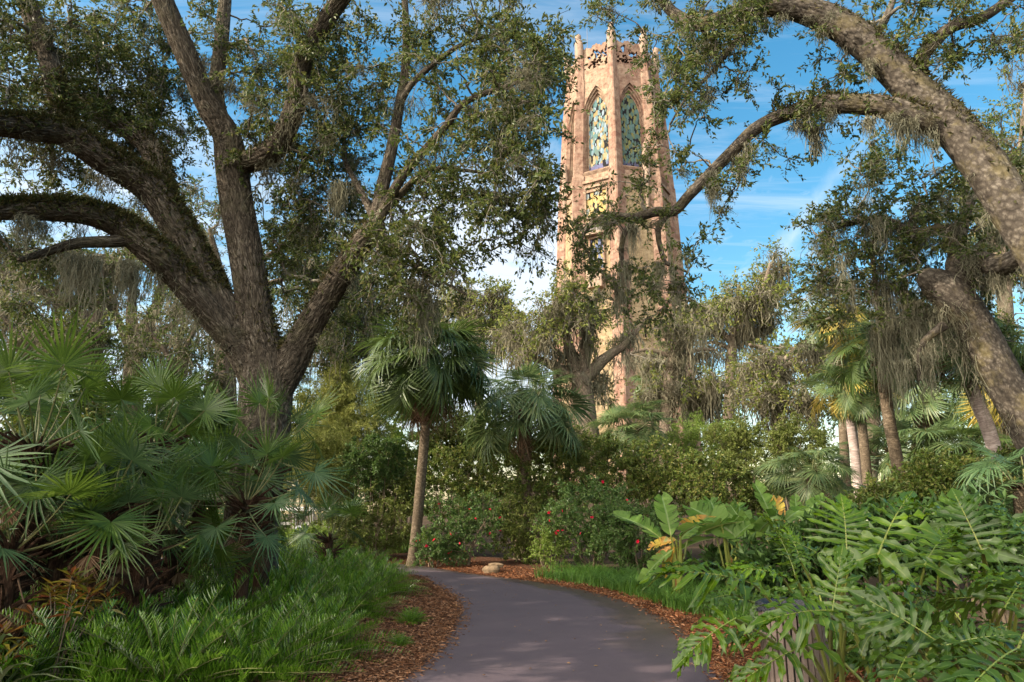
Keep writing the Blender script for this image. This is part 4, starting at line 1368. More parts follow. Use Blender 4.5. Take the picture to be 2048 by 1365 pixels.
RO_BLOBS = [
    (1350, 70, 50, 60, 11, 10.6), (1420, 80, 60, 50, 11, 10.7), (1400, 150, 55, 40, 10, 10.8), (1470, 130, 45, 45, 8, 10.6), (1500, 90, 40, 40, 6, 10.5), (1450, 30, 70, 35, 9, 10.5), (1360, 190, 50, 45, 7, 10.9),
    (1330, 250, 40, 45, 7, 11), (1310, 210, 30, 30, 4, 11), (1300, 350, 45, 34, 6, 11.6), (1400, 300, 46, 30, 5, 11.2), (1445, 375, 42, 42, 5, 11.1), (1480, 310, 30, 30, 5, 10.9),
    (1240, 390, 50, 28, 5, 12), (1185, 435, 36, 28, 4, 12.2), (1160, 500, 32, 34, 5, 12.3), (1235, 470, 40, 26, 3, 12), (1290, 480, 36, 26, 3, 11.8), (1185, 550, 45, 26, 5, 12), (1260, 575, 40, 26, 4, 12), (1320, 540, 36, 30, 5, 11.7), (1375, 545, 45, 30, 7, 11.7), (1300, 600, 40, 30, 5, 11.8), (1370, 590, 35, 25, 3, 11.7),
    (1205, 20, 38, 28, 6, 11), (1300, 20, 40, 25, 5, 10.8), (1620, 235, 50, 18, 4, 10.4), (1700, 190, 60, 25, 5, 10), (1700, 130, 45, 50, 7, 10.3), (1640, 90, 30, 40, 3, 10.4), (1780, 40, 70, 40, 9, 10.2), (1860, 60, 60, 50, 8, 9.9),
    (1860, 130, 40, 50, 5, 9.9), (1950, 60, 50, 40, 5, 9.6), (1540, 215, 35, 18, 3, 10.6), (1840, 0, 90, 35, 9, 9.9), (2030, 70, 40, 50, 5, 9.4), (1690, 260, 40, 30, 2, 10.3),
]
build_tree('live_oak', 'live oak whose long mossy limb arches across the sky in front of the tower', 'tree', None, RO, px_blobs(RO_BLOBS, 10.5), bark='bark_pebble',
           per=95, cr=0.38, LL=0.092, LW=0.040, rough=0.05, ridge=(0.026, 46, 60, 0.06), moss=80, moss_len=(0.15, 0.7), moss_spread=0.065, moss_limb=0.45, startmin=60, small_bark='twig_bark',
           ferns=[(0, 0.25, 0.75, 900), (1, 0.0, 0.35, 700), (2, 0.0, 0.5, 300)],
           moss_pts=[(1412, 85, 115, 10.5), (1425, 90, 90, 10.5), (1622, 245, 80, 10.4), (1628, 250, 85, 10.4), (1590, 245, 45, 10.5), (1735, 235, 70, 9.9), (1800, 245, 85, 9.8), (1815, 240, 60, 9.8), (1845, 250, 110, 9.8), (1430, 345, 90, 11.1), (1418, 370, 70, 11.1), (1480, 310, 95, 10.9), (1500, 290, 60, 10.8), (1738, 130, 60, 10), (1570, 30, 40, 10.3), (1520, 35, 50, 10.4), (1245, 520, 120, 11.9), (1240, 560, 110, 11.9), (1325, 520, 90, 11.7), (1785, 230, 60, 9.8), (1660, 215, 40, 10.2), (1862, 165, 45, 9.9), (1700, 70, 60, 10.2), (1640, 50, 60, 10.3), (1260, 450, 100, 11.8)])

# ---- leaning live oak on the east side
RL = [
    trace([(2170, 1190, 190, 11.6), (2135, 1010, 120, 11.7), (2066, 870, 98, 11.8), (2003, 756, 90, 11.9), (1945, 652, 90, 12), (1905, 598, 92, 12), (1874, 570, 84, 12.1), (1856, 556, 60, 12.1)], 0.12),
    trace([(1945, 635, 70, 12), (1922, 590, 64, 12), (1914, 540, 56, 12.1), (1915, 500, 44, 12.2), (1890, 460, 34, 12.3), (1830, 466, 26, 12.6), (1760, 440, 20, 12.9), (1690, 450, 14, 13.2), (1640, 470, 9, 13.4)], 0.12),
    trace([(1918, 520, 44, 12.1), (1960, 525, 50, 11.7), (2000, 532, 52, 11.2), (2048, 510, 48, 10.8), (2160, 480, 40, 10)], 0.15),
    trace([(1915, 500, 34, 12.2), (1930, 430, 26, 12.4), (1960, 370, 20, 12.6), (2010, 310, 14, 12.7)], 0.15),
    trace([(1890, 650, 26, 12), (1860, 672, 20, 12.1), (1840, 700, 17, 12.2), (1838, 760, 9, 12.3)], 0.15),
    trace([(1760, 440, 16, 12.9), (1745, 500, 13, 13), (1755, 600, 13, 13.1), (1770, 680, 10, 13.2)], 0.15),
]
for _l in RL:
    _l[:, 3] *= 0.76
RL_BLOBS = [
    (1668, 450, 45, 36, 8, 13.3), (1705, 415, 50, 36, 8, 13.2), (1670, 515, 50, 40, 8, 13.4), (1730, 470, 70, 50, 11, 13), (1800, 420, 70, 40, 11, 12.7), (1790, 500, 70, 50, 11, 12.8), (1870, 400, 60, 50, 11, 12.4), (1880, 480, 60, 50, 9, 12.4),
    (1720, 320, 60, 30, 6, 12.8), (1770, 300, 45, 30, 5, 12.6), (1715, 370, 40, 24, 3, 13), (1840, 340, 60, 45, 7, 12.5), (1950, 380, 60, 60, 9, 12.4), (2010, 420, 60, 60, 9, 12), (1970, 470, 60, 40, 7, 12), (2020, 560, 40, 40, 5, 11.6), (1980, 610, 40, 50, 5, 12), (1720, 560, 60, 50, 8, 13.2), (1790, 580, 60, 50, 8, 13), (1700, 640, 50, 50, 5, 13.5), (1860, 560, 40, 40, 5, 12.6), (1640, 600, 50, 40, 6, 13.6), (1620, 560, 26, 26, 2, 13.6), (1840, 640, 50, 40, 4, 12.6), (1620, 680, 40, 40, 4, 13.7), (2025, 310, 35, 50, 5, 12.6), (1990, 260, 45, 30, 5, 12.8),
    (2020, 340, 50, 50, 6, 12.6), (1990, 690, 50, 40, 3, 12.8), (2030, 720, 40, 50, 3, 12.6),
]
build_tree('live_oak', 'leaning pebbly-barked live oak with a snapped limb stub and long curtains of moss', 'tree', None, RL, px_blobs(RL_BLOBS, 12.5), bark='bark_pebble',
           per=105, cr=0.44, LL=0.10, LW=0.045, rough=0.05, ridge=(0.022, 46, 60, 0.06), moss=130, moss_len=(0.3, 1.6), moss_limb=0.35, startmin=40,
           moss_pts=[(1780, 520, 190, 13), (1760, 560, 210, 13.1), (1745, 600, 190, 13.1), (1770, 640, 180, 13.2), (1750, 660, 180, 13.2), (1735, 560, 120, 13.2), (1800, 560, 160, 12.9), (1838, 600, 160, 12.5), (1840, 690, 110, 12.3), (1850, 690, 120, 12.3), (1822, 720, 100, 12.3), (1700, 560, 130, 13.2), (1890, 560, 110, 12.2), (1905, 590, 120, 12.1), (1950, 540, 90, 11.8), (2000, 545, 100, 11.3), (2040, 530, 120, 11), (1870, 620, 110, 12.2), (1815, 640, 150, 12.6), (1780, 700, 170, 13.1), (2030, 330, 170, 12.6), (1665, 560, 100, 13.4)])


# ---- oaks further back, each with its own fork and crown
def far_oak(label, Y, trunk, limbs, blobs, per=72, cr=None, leaf='leaf_oak_far', moss=120, mlen=(0.6, 2.6), group='live oaks standing further back', kl=1.0, name='live_oak', mstr=26):
    k = Y / 10.0
    L = [trace([(*r, Y) if len(r) == 3 else r for r in trunk], 0.5)] + [trace([(*r, Y) if len(r) == 3 else r for r in l], 0.5) for l in limbs]
    C = px_blobs([(*b_, Y + rng.uniform(-0.05, 0.05) * Y, 0.06 * Y) if len(b_) == 5 else b_ for b_ in blobs], Y)
    mp = 1.2 * Y / 682
    return build_tree(name, label, 'tree', group, L, C, bark='bark_far', leaf=leaf, per=per, cr=cr or (0.034 * Y), LL=0.0056 * Y * kl, LW=0.0029 * Y * kl,
                      r_twig=0.0009 * Y, sides=12, rough=0.05, moss=int(moss * 0.9), moss_len=mlen, moss_w=mp * 0.85, moss_spread=0.0085 * Y, moss_strands=mstr, moss_limb=0.25, moss_mat='moss_far', startmin=3, twigs=4, small_bark='twig_bark')


far_oak('mossy live oak in front of the foot of the tower, its trunk forking wide', 31,
        [(1180, 930, 58), (1172, 850, 46), (1166, 790, 42), (1158, 755, 38)],
        [[(1163, 770, 28), (1190, 738, 25), (1215, 713, 20), (1250, 690, 14), (1290, 640, 9)], [(1160, 760, 28), (1120, 740, 22), (1085, 722, 17), (1040, 712, 11)], [(1160, 755, 24), (1175, 690, 26), (1180, 630, 18), (1195, 580, 12)], [(1150, 745, 28), (1135, 680, 18), (1120, 620, 12)]],
        [(1050, 660, 45, 35, 14), (1090, 620, 45, 40, 16), (1140, 600, 42, 36, 15), (1190, 610, 40, 34, 9), (1165, 650, 40, 30, 8), (1250, 660, 30, 26, 4), (1080, 690, 45, 25, 9), (1120, 560, 30, 25, 6), (1030, 640, 25, 25, 6), (1205, 790, 20, 34, 4)], moss=170, mlen=(0.8, 3.2))
far_oak('open crowned live oak with a straight trunk and ragged grey moss, east of the tower', 46,
        [(1458, 840, 22), (1459, 780, 20), (1464, 700, 20), (1470, 660, 18)],
        [[(1466, 690, 14), (1440, 660, 11), (1415, 640, 8), (1400, 620, 6)], [(1470, 660, 14), (1500, 620, 11), (1525, 580, 9), (1540, 530, 6)], [(1468, 670, 12), (1475, 630, 9), (1480, 600, 6)], [(1462, 700, 10), (1430, 685, 7), (1400, 690, 5)]],
        [(1420, 625, 30, 22, 16), (1460, 600, 35, 25, 20), (1505, 600, 30, 25, 15), (1540, 540, 28, 35, 18), (1545, 590, 25, 25, 10), (1400, 660, 25, 20, 8), (1510, 660, 30, 20, 9), (1440, 650, 30, 18, 8), (1530, 640, 22, 20, 5)], moss=150, mlen=(1.0, 4.0))
far_oak('live oak with gnarled open limbs behind the east side of the tower', 40,
        [(1330, 900, 26), (1335, 800, 24), (1345, 730, 20), (1350, 690, 16)],
        [[(1348, 700, 14), (1330, 660, 10), (1350, 620, 8), (1380, 600, 6)], [(1346, 715, 12), (1300, 700, 9), (1262, 706, 6)], [(1345, 720, 12), (1395, 700, 8), (1430, 700, 5)]],
        [(1370, 640, 28, 28, 6), (1325, 650, 26, 26, 5), (1400, 620, 25, 25, 5), (1340, 770, 36, 24, 6), (1310, 790, 30, 24, 5), (1390, 765, 40, 36, 9), (1290, 725, 24, 14, 2), (1420, 780, 30, 40, 9)], moss=190, mlen=(1.0, 4.2), leaf='leaf_oak_far')
far_oak('moss-draped live oak between the straight-trunked oak and the palms', 34,
        [(1560, 900, 30), (1556, 820, 26), (1550, 760, 24), (1560, 720, 18)],
        [[(1552, 750, 18), (1585, 720, 14), (1610, 740, 10), (1625, 780, 6)], [(1552, 750, 16), (1530, 700, 11), (1500, 690, 7)], [(1558, 735, 14), (1600, 690, 10), (1640, 680, 6)]],
        [(1540, 720, 40, 25, 11), (1600, 700, 40, 28, 12), (1500, 730, 35, 28, 9), (1640, 720, 40, 40, 10), (1570, 780, 45, 30, 9), (1500, 790, 35, 30, 8), (1630, 790, 40, 30, 8)], moss=150, mlen=(1.0, 4.0))
far_oak('live oak of many upright pale stems behind the tallest fan palm', 26,
        [(262, 1000, 50), (264, 850, 40), (266, 720, 34), (272, 680, 28)],
        [[(270, 690, 28), (300, 640, 24), (318, 600, 20), (330, 540, 14), (350, 480, 9)], [(268, 690, 28), (262, 620, 20), (268, 560, 14), (260, 490, 9)], [(280, 690, 20), (330, 660, 16), (365, 640, 10)], [(262, 700, 18), (235, 640, 14), (220, 580, 9)]],
        [(300, 500, 60, 50, 16), (240, 530, 60, 50, 16), (360, 560, 50, 50, 14), (360, 640, 40, 40, 10), (300, 430, 60, 40, 12), (200, 600, 40, 40, 9), (400, 480, 40, 50, 8), (330, 700, 50, 30, 8)], moss=100, leaf='leaf_oak_mid')
far_oak('live oak with bowed limbs and moss curtains at the west edge of the garden', 24,
        [(190, 1000, 44), (192, 800, 36), (186, 680, 30), (190, 640, 24)],
        [[(188, 660, 26), (150, 610, 20), (110, 590, 14), (60, 560, 9)], [(190, 650, 26), (205, 600, 18), (200, 540, 12)], [(185, 680, 20), (120, 660, 16), (70, 640, 10), (20, 600, 7)]],
        [(100, 540, 70, 50, 16), (40, 580, 60, 50, 12), (180, 520, 60, 40, 14), (60, 660, 60, 40, 12), (20, 500, 60, 50, 10), (120, 700, 60, 40, 10), (30, 720, 50, 50, 9)], moss=240, mlen=(0.8, 2.6), leaf='leaf_oak_mid')
far_oak('leafy live oak behind the crook of the great oak', 22,
        [(452, 1000, 60), (450, 800, 44), (452, 680, 36), (470, 600, 28)],
        [[(465, 620, 20), (500, 540, 15), (560, 500, 10), (640, 470, 6)], [(462, 630, 20), (440, 540, 14), (420, 460, 8)], [(480, 590, 16), (560, 560, 10), (640, 540, 6)]],
        [(560, 500, 70, 50, 26), (640, 470, 60, 60, 24), (620, 560, 60, 50, 22), (680, 540, 50, 50, 18), (560, 590, 50, 40, 12), (420, 440, 50, 50, 9), (660, 620, 60, 40, 14), (380, 400, 40, 40, 6), (700, 450, 40, 40, 9), (660, 680, 50, 40, 12), (600, 650, 40, 40, 9)], moss=60, leaf='leaf_oak_mid')
far_oak('dark live oak hung with one long tail of moss, left of the cabbage palm', 24,
        [(690, 1000, 40), (690, 860, 34), (690, 760, 28), (694, 720, 24)],
        [[(692, 740, 20), (670, 680, 15), (650, 620, 9)], [(693, 730, 20), (730, 670, 14), (760, 610, 9)], [(694, 720, 16), (700, 650, 12), (710, 570, 7)]],
        [(690, 640, 60, 50, 20), (750, 610, 50, 50, 18), (640, 640, 40, 40, 12), (720, 560, 50, 40, 14), (690, 710, 50, 30, 10), (780, 560, 30, 40, 8), (740, 690, 35, 35, 8), (640, 720, 40, 40, 8)], moss=130, mlen=(0.6, 3.2), leaf='leaf_oak_mid')
far_oak('small ragged live oak standing against the sky behind the cabbage palm', 40,
        [(960, 900, 20), (958, 760, 16), (962, 680, 13), (965, 640, 10)],
        [[(962, 680, 9), (930, 640, 7), (915, 590, 5)], [(963, 670, 9), (990, 630, 6), (1005, 590, 4)], [(964, 650, 8), (960, 600, 5)]],
        [(920, 580, 28, 22, 11), (985, 590, 30, 20, 12), (1000, 630, 25, 25, 9), (940, 630, 40, 25, 11), (890, 600, 25, 30, 9), (960, 680, 40, 25, 9), (1005, 680, 30, 25, 7), (880, 650, 30, 30, 8)], moss=120, mlen=(1, 3))
far_oak('tall live oak crowding up behind the moss-hung palms', 30,
        [(1740, 1000, 30), (1745, 860, 26), (1752, 760, 22), (1758, 700, 18)],
        [[(1755, 720, 14), (1720, 660, 10), (1690, 620, 7)], [(1757, 710, 14), (1790, 650, 10), (1820, 610, 6)]],
        [(1700, 640, 45, 40, 9), (1680, 720, 45, 40, 9), (1790, 640, 50, 40, 9), (1830, 720, 40, 40, 8), (1880, 660, 40, 40, 7), (1740, 760, 45, 40, 8)], moss=150, mlen=(0.8, 3))
far_oak('live oak with a sunlit green crown beyond the leaning oak', 28,
        [(2010, 1000, 40), (2006, 820, 34), (2010, 650, 28), (2005, 520, 20)],
        [[(2008, 560, 16), (1980, 460, 12), (1960, 380, 8)], [(2006, 600, 16), (2040, 520, 12), (2080, 430, 8)], [(2005, 520, 14), (2030, 360, 9), (2050, 200, 7), (2050, 110, 5)]],
        [(1980, 250, 50, 25, 9), (2030, 290, 40, 40, 9), (1960, 350, 40, 40, 9), (2040, 80, 30, 45, 9), (2045, 170, 25, 40, 6), (2000, 420, 50, 40, 9), (1930, 420, 40, 30, 6), (2030, 520, 40, 50, 7), (1940, 560, 40, 40, 5), (2000, 640, 50, 40, 6)], moss=70, leaf='leaf_oak_far')

far_oak('young leafy oak filling the gap under the lower limb of the great oak', 19,
        [(350, 1000, 26), (350, 850, 22), (352, 760, 18), (356, 720, 14)],
        [[(353, 740, 12), (320, 690, 9), (290, 650, 6)], [(354, 730, 12), (380, 680, 8), (400, 640, 5)]],
        [(330, 700, 60, 45, 18), (400, 680, 50, 45, 14), (280, 660, 50, 40, 12), (360, 620, 50, 40, 10), (420, 740, 40, 40, 10), (300, 760, 60, 40, 14)], moss=50, leaf='leaf_oak_mid')
far_oak('young leafy oak at the west edge above the largest fan palm', 17,
        [(70, 1000, 26), (66, 850, 22), (64, 760, 18), (60, 700, 14)],
        [[(62, 720, 12), (30, 660, 9), (-10, 620, 6)], [(62, 720, 12), (100, 660, 8), (130, 620, 5)]],
        [(40, 660, 70, 45, 16), (110, 650, 60, 45, 14), (180, 680, 50, 40, 12), (30, 580, 60, 40, 9), (120, 740, 70, 40, 14), (200, 740, 50, 40, 10)], moss=60, leaf='leaf_oak_mid')


# ---- the wood behind everything
def woods():
    b = Buf()
    n = 520
    x = rng.uniform(-75, 75, n)
    y = rng.uniform(52, 100, n)
    for (x0, x1, h, m) in ((-75, -8, 9.5, 1.0), (-8, 18, 7.5, 1.0), (18, 75, 10.5, 1.0)):
        s = (x >= x0) & (x < x1)
        s &= (x / y < -0.325) | (x / y > -0.24)
        c = np.stack([x[s], y[s], gh(x[s], y[s]) + rng.random(s.sum()) ** 0.7 * h], 1)
        clusters_to_leaves(c, rand_dirs(len(c)), 70, 2.1, 0.50, 0.27, b, None, 0.05, 4)
    # low growth between the near shrubs and the wood
    n = 560
    y = rng.uniform(29, 50, n)
    x = rng.uniform(-1.3, 1.2, n) * y
    s = (x / y < -0.325) | (x / y > -0.25)
    x, y = x[s], y[s]
    c = np.stack([x, y, gh(x, y) + rng.random(len(x)) * (2.6 + 1.2 * np.sin(x * 0.6))], 1)
    clusters_to_leaves(c, rand_dirs(len(c)), 110, 1.1, 0.22, 0.12, b, None, 0.05, 4)
    structure('distant_woods', b.mesh('distant_woods', ['leaf_wood']), 'stuff')


woods()

# ------------------------------------------------------------------ palms
def fan_mesh(name, nseg, A, R, pet, split, droop, mats, cup=0.10, costa=0.0, wfac=1.0, ragged=0.12, curl=0.0, fold=0.35, seed=0, bend=30):
    """a fan leaf: stalk along +X, a blade of pleated segments; mats = [blade, stalk]"""
    r = np.random.default_rng(seed)
    b = Buf()
    th = np.radians(np.linspace(-A, A, nseg)) + r.normal(size=nseg) * 0.015
    dth = math.radians(2 * A / (nseg - 1))
    s = np.array([0.02, 0.28, 0.52, 0.76, 1.0])
    q = np.abs(th) / math.radians(A)
    L = R * (1 - 0.28 * q ** 2) * (1 + r.uniform(-ragged, ragged * 0.5, nseg))
    hub = np.array([pet, 0, 0.0])
    hubs = hub + np.stack([costa * R * (1 - q), 0 * q, -costa * R * (1 - q) ** 2 * 0.25], 1)
    d = np.stack([np.cos(th), np.sin(th), 0 * th], 1)
    side = np.stack([-np.sin(th), np.cos(th), 0 * th], 1)
    hw = np.where(s[None] <= split, np.tan(dth / 2) * s[None] * L[:, None] * wfac * 1.04, np.tan(dth / 2) * split * L[:, None] * wfac * 1.04 * (1 - (s[None] - split) / (1 - split)) ** 0.75)
    hw[:, -1] = 0.0008
    dz = cup * L[:, None] * s[None] * (0.3 + q[:, None] ** 2) - droop * L[:, None] * np.clip(s[None] - split * 0.5, 0, 1) ** 2 * (1 + r.normal(size=(nseg, 1)) * 0.35)
    dside = r.normal(size=(nseg, 1)) * 0.085 * L[:, None] * np.clip(s[None] - split, 0, 1) ** 2 * 4
    xs = s[None] - curl * np.clip(s[None] - 0.4, 0, 1) ** 2
    mid = hubs[:, None] + d[:, None] * (L[:, None] * xs)[..., None] + side[:, None] * dside[..., None]
    mid[..., 2] += dz
    up = np.array([0, 0, 1.0])
    Lf = mid + side[:, None] * hw[..., None] + up * (hw * fold)[..., None]
    Rt = mid - side[:, None] * hw[..., None] + up * (hw * fold)[..., None]
    V = np.stack([Lf, mid, Rt], 2).reshape(-1, 3) - hub
    bd = math.radians(bend)
    V = np.stack([V[:, 0] * math.cos(bd) + V[:, 2] * math.sin(bd), V[:, 1], -V[:, 0] * math.sin(bd) + V[:, 2] * math.cos(bd)], 1) + hub
    K = len(s)
    i = np.arange(nseg)[:, None] * K * 3 + np.arange(K - 1)[None] * 3
    F = np.concatenate([np.stack([i, i + 1, i + 4, i + 3], -1).reshape(-1, 4), np.stack([i + 1, i + 2, i + 5, i + 4], -1).reshape(-1, 4)])
    b.add(V, F, 0)
    t = np.linspace(0, 1, 6)
    pts = np.stack([pet * t, 0 * t, -0.04 * pet * np.sin(PI * t)], 1)
    tubes(pts, np.linspace(0.016, 0.008, 6) * (1.6 if R > 0.6 else 0.75), 5, b, 1)
    return b.mesh(name, mats)


FAN = [fan_mesh('frond', 34, 132, 0.55, 0.72, 0.36, 0.12, ['fan_green', 'palm_stalk'], 0.12, wfac=1.0, seed=1, bend=10), fan_mesh('frond', 30, 138, 0.54, 0.80, 0.36, 0.09, ['fan_green', 'palm_stalk'], 0.14, wfac=0.95, seed=3, bend=-5), fan_mesh('frond', 27, 120, 0.52, 0.66, 0.30, 0.10, ['fan_blue', 'palm_stalk'], 0.10, wfac=0.9, seed=6, bend=22, ragged=0.3),
       fan_mesh('frond', 30, 128, 0.56, 0.60, 0.33, 0.14, ['fan_green', 'palm_stalk'], 0.08, wfac=1.0, seed=2, bend=45), fan_mesh('frond', 28, 122, 0.58, 0.54, 0.36, 0.18, ['fan_blue', 'palm_stalk'], 0.06, wfac=1.0, seed=4, bend=60), fan_mesh('frond', 24, 100, 0.54, 0.50, 0.28, 0.30, ['fan_green', 'palm_stalk'], 0.02, wfac=0.85, seed=7, bend=70, ragged=0.35)]
FAN_DEAD = [fan_mesh('dead_frond', 22, 60, 0.5, 0.35, 0.3, 0.5, ['palm_dead', 'palm_dead'], 0.1, seed=5)]


def sabal_set(mat, seed):
    return [fan_mesh('frond', 46, 116, 1.0, 0.95, 0.50, 0.55, [mat, 'palm_stalk'], 0.05, 0.40, wfac=1.25, seed=seed, bend=40), fan_mesh('frond', 42, 108, 1.05, 0.95, 0.48, 0.8, [mat, 'palm_stalk'], -0.02, 0.45, wfac=1.3, seed=seed + 1, bend=60),
            fan_mesh('frond', 40, 112, 0.95, 0.8, 0.50, 0.4, [mat, 'palm_stalk'], 0.12, 0.35, wfac=1.25, seed=seed + 2, bend=25)]


SAB = {'green': sabal_set('sabal_green', 10), 'lit': sabal_set('sabal_lit', 20), 'yellow': sabal_set('sabal_yellow', 30), 'blue': sabal_set('fan_blue', 50),
       'dead': [fan_mesh('dead_frond', 26, 50, 0.95, 0.9, 0.3, 0.9, ['palm_dead', 'palm_dead'], -0.15, 0.3, ragged=0.3, seed=41), fan_mesh('dead_frond', 22, 38, 0.85, 0.8, 0.25, 0.7, ['palm_dead', 'palm_dead'], -0.1, 0.2, ragged=0.35, seed=42)]}


def orient(p, az, el, roll, s):
    return Matrix.Translation(Vector([float(v) for v in p])) @ Matrix.Rotation(az, 4, 'Z') @ Matrix.Rotation(-el, 4, 'Y') @ Matrix.Rotation(roll, 4, 'X') @ Matrix.Scale(s, 4)


def palm(name, label, trunk, rtop, rbase, n, kinds, n_dead=0, scale=1.0, group=None, bark='bark_palm', el0=82, el1=-38, fibre=True, sets=None, boots=0, cat='palm'):
    """trunk: world points from the ground to the growing point"""
    tr = catmull(trunk, 24)
    base = tr[0].copy()
    root = thing(name, label, cat, base, group)
    rad = np.interp(np.linspace(0, 1, 24), [0, 0.06, 0.2, 1], [rbase * 1.25, rbase, rbase * 0.9, rtop])
    V, F, U = tubes(tr - base, rad, 14, None, 0, 0.015)
    part('trunk', make_mesh('trunk', V, [F], bark, True, U), root)
    top = tr[-1] - base
    r = np.random.default_rng(abs(hash(label)) % 2 ** 32 if False else sum(map(ord, label)))
    if fibre:
        b = Buf()
        m = 70
        az = r.uniform(0, 2 * PI, m); t = r.uniform(0, 1, m)
        k = np.clip((23 - t * 5 * (1 if boots == 0 else boots)).astype(int), 1, 23)
        p0 = (tr[k] - base) + np.stack([np.cos(az), np.sin(az), 0 * az], 1) * rad[k][:, None] * 0.9
        dirn = np.stack([np.cos(az) * 0.9, np.sin(az) * 0.9, r.uniform(0.2, 1.3, m)], 1)
        Lb = r.uniform(0.10, 0.28, m)[:, None] * scale
        tubes(np.stack([p0, p0 + dirn * Lb * 0.5, p0 + dirn * Lb * np.array([1.1, 1.1, 0.8])], 1), np.array([0.022, 0.018, 0.008])[None].repeat(m, 0) * scale, 4, b)
        part('leaf_bases', b.mesh('leaf_bases', ['palm_fibre']), root)
    live = [v for kd in kinds for v in (sets or SAB)[kd]] if sets is None else sets
    for i in range(n):
        az = i * 2.39996 + r.normal() * 0.2
        f = (i + 0.5) / n
        el = math.radians(el0 + (el1 - el0) * f ** 0.85 + r.normal() * 5)
        if sets is not None:
            el = math.radians(el0 + (el1 - el0) * f ** 1.15 + r.normal() * 6)
            live = sets[:3] if el > 0.6 else sets[2:]
        s = scale * r.uniform(0.85, 1.12) * (0.75 + 0.25 * min(1, f * 3))
        me = live[r.integers(0, len(live))]
        part('frond', me, root, mat=orient(top + np.array([math.cos(az), math.sin(az), 0]) * rtop * 0.6 + np.array([0, 0, -0.12 * f * scale]), az, el, r.normal() * (0.35 if sets is None else 0.6), s))
    dead = SAB['dead'] if sets is None else FAN_DEAD
    for i in range(n_dead):
        az = i * 2.39996 + r.normal() * 0.3
        el = math.radians(r.uniform(-80, -42))
        part('dead_frond', dead[r.integers(0, len(dead))], root, mat=orient(top + np.array([math.cos(az), math.sin(az), 0]) * rtop * 0.7 - np.array([0, 0, 0.2 * scale]), az, el, r.normal() * 0.5, scale * r.uniform(0.75, 1.05)))
    return root


def gpt(x, y):
    return np.array([x, y, float(gh(x, y)) - 0.05])


def on_ground(px, Y):
    x = P(px, 1000, Y)[0]
    return gpt(x, Y)


def tp(base_px, pts, Y):
    """trunk from the ground below base_px through photo points"""
    return [on_ground(base_px, Y)] + [P(a, b, Y) for a, b in pts]


# the tall cabbage palm beside the far bend
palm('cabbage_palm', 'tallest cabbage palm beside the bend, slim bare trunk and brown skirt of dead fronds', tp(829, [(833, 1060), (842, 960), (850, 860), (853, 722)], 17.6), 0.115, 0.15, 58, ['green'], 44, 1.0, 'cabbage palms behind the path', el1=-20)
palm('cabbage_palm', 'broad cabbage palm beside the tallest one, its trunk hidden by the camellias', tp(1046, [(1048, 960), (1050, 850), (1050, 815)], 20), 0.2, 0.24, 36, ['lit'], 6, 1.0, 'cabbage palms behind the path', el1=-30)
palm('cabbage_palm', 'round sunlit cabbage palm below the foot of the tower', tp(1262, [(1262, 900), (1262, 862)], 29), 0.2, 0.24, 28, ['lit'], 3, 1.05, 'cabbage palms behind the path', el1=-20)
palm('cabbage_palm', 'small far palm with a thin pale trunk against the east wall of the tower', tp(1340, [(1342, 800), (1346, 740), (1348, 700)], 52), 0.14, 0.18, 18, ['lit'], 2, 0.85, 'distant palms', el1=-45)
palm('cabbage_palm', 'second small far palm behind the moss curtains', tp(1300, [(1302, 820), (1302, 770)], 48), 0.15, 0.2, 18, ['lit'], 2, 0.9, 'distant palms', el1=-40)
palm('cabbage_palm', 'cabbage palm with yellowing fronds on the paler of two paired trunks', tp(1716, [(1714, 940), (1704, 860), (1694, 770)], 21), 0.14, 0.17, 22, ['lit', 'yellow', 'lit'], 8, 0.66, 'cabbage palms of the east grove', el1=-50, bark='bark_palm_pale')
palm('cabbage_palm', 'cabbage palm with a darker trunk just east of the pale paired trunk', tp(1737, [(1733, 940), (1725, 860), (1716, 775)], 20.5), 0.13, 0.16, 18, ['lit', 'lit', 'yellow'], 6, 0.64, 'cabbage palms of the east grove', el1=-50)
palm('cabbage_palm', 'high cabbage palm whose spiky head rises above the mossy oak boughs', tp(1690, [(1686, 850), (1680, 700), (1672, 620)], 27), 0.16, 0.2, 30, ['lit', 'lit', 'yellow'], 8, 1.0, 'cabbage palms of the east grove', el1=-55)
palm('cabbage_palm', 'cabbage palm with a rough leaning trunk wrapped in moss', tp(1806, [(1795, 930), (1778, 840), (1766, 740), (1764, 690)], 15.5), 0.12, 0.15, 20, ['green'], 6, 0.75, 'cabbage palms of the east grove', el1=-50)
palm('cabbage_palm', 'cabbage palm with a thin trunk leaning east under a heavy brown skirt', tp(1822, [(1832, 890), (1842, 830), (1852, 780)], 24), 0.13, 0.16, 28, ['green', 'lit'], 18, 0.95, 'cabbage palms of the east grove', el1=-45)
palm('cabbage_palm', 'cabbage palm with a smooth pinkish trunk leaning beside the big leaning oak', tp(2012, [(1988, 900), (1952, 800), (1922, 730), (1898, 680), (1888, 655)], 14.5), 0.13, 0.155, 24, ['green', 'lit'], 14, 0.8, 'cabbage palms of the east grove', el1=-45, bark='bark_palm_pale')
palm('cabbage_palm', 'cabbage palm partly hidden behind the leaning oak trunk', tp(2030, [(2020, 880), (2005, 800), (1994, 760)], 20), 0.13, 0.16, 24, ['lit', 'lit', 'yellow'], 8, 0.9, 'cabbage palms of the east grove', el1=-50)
palm('cabbage_palm', 'bushy green cabbage palm in the middle of the east grove', tp(1862, [(1860, 800), (1856, 700), (1854, 655)], 27), 0.16, 0.2, 30, ['lit', 'green'], 10, 0.95, 'cabbage palms of the east grove', el1=-50)
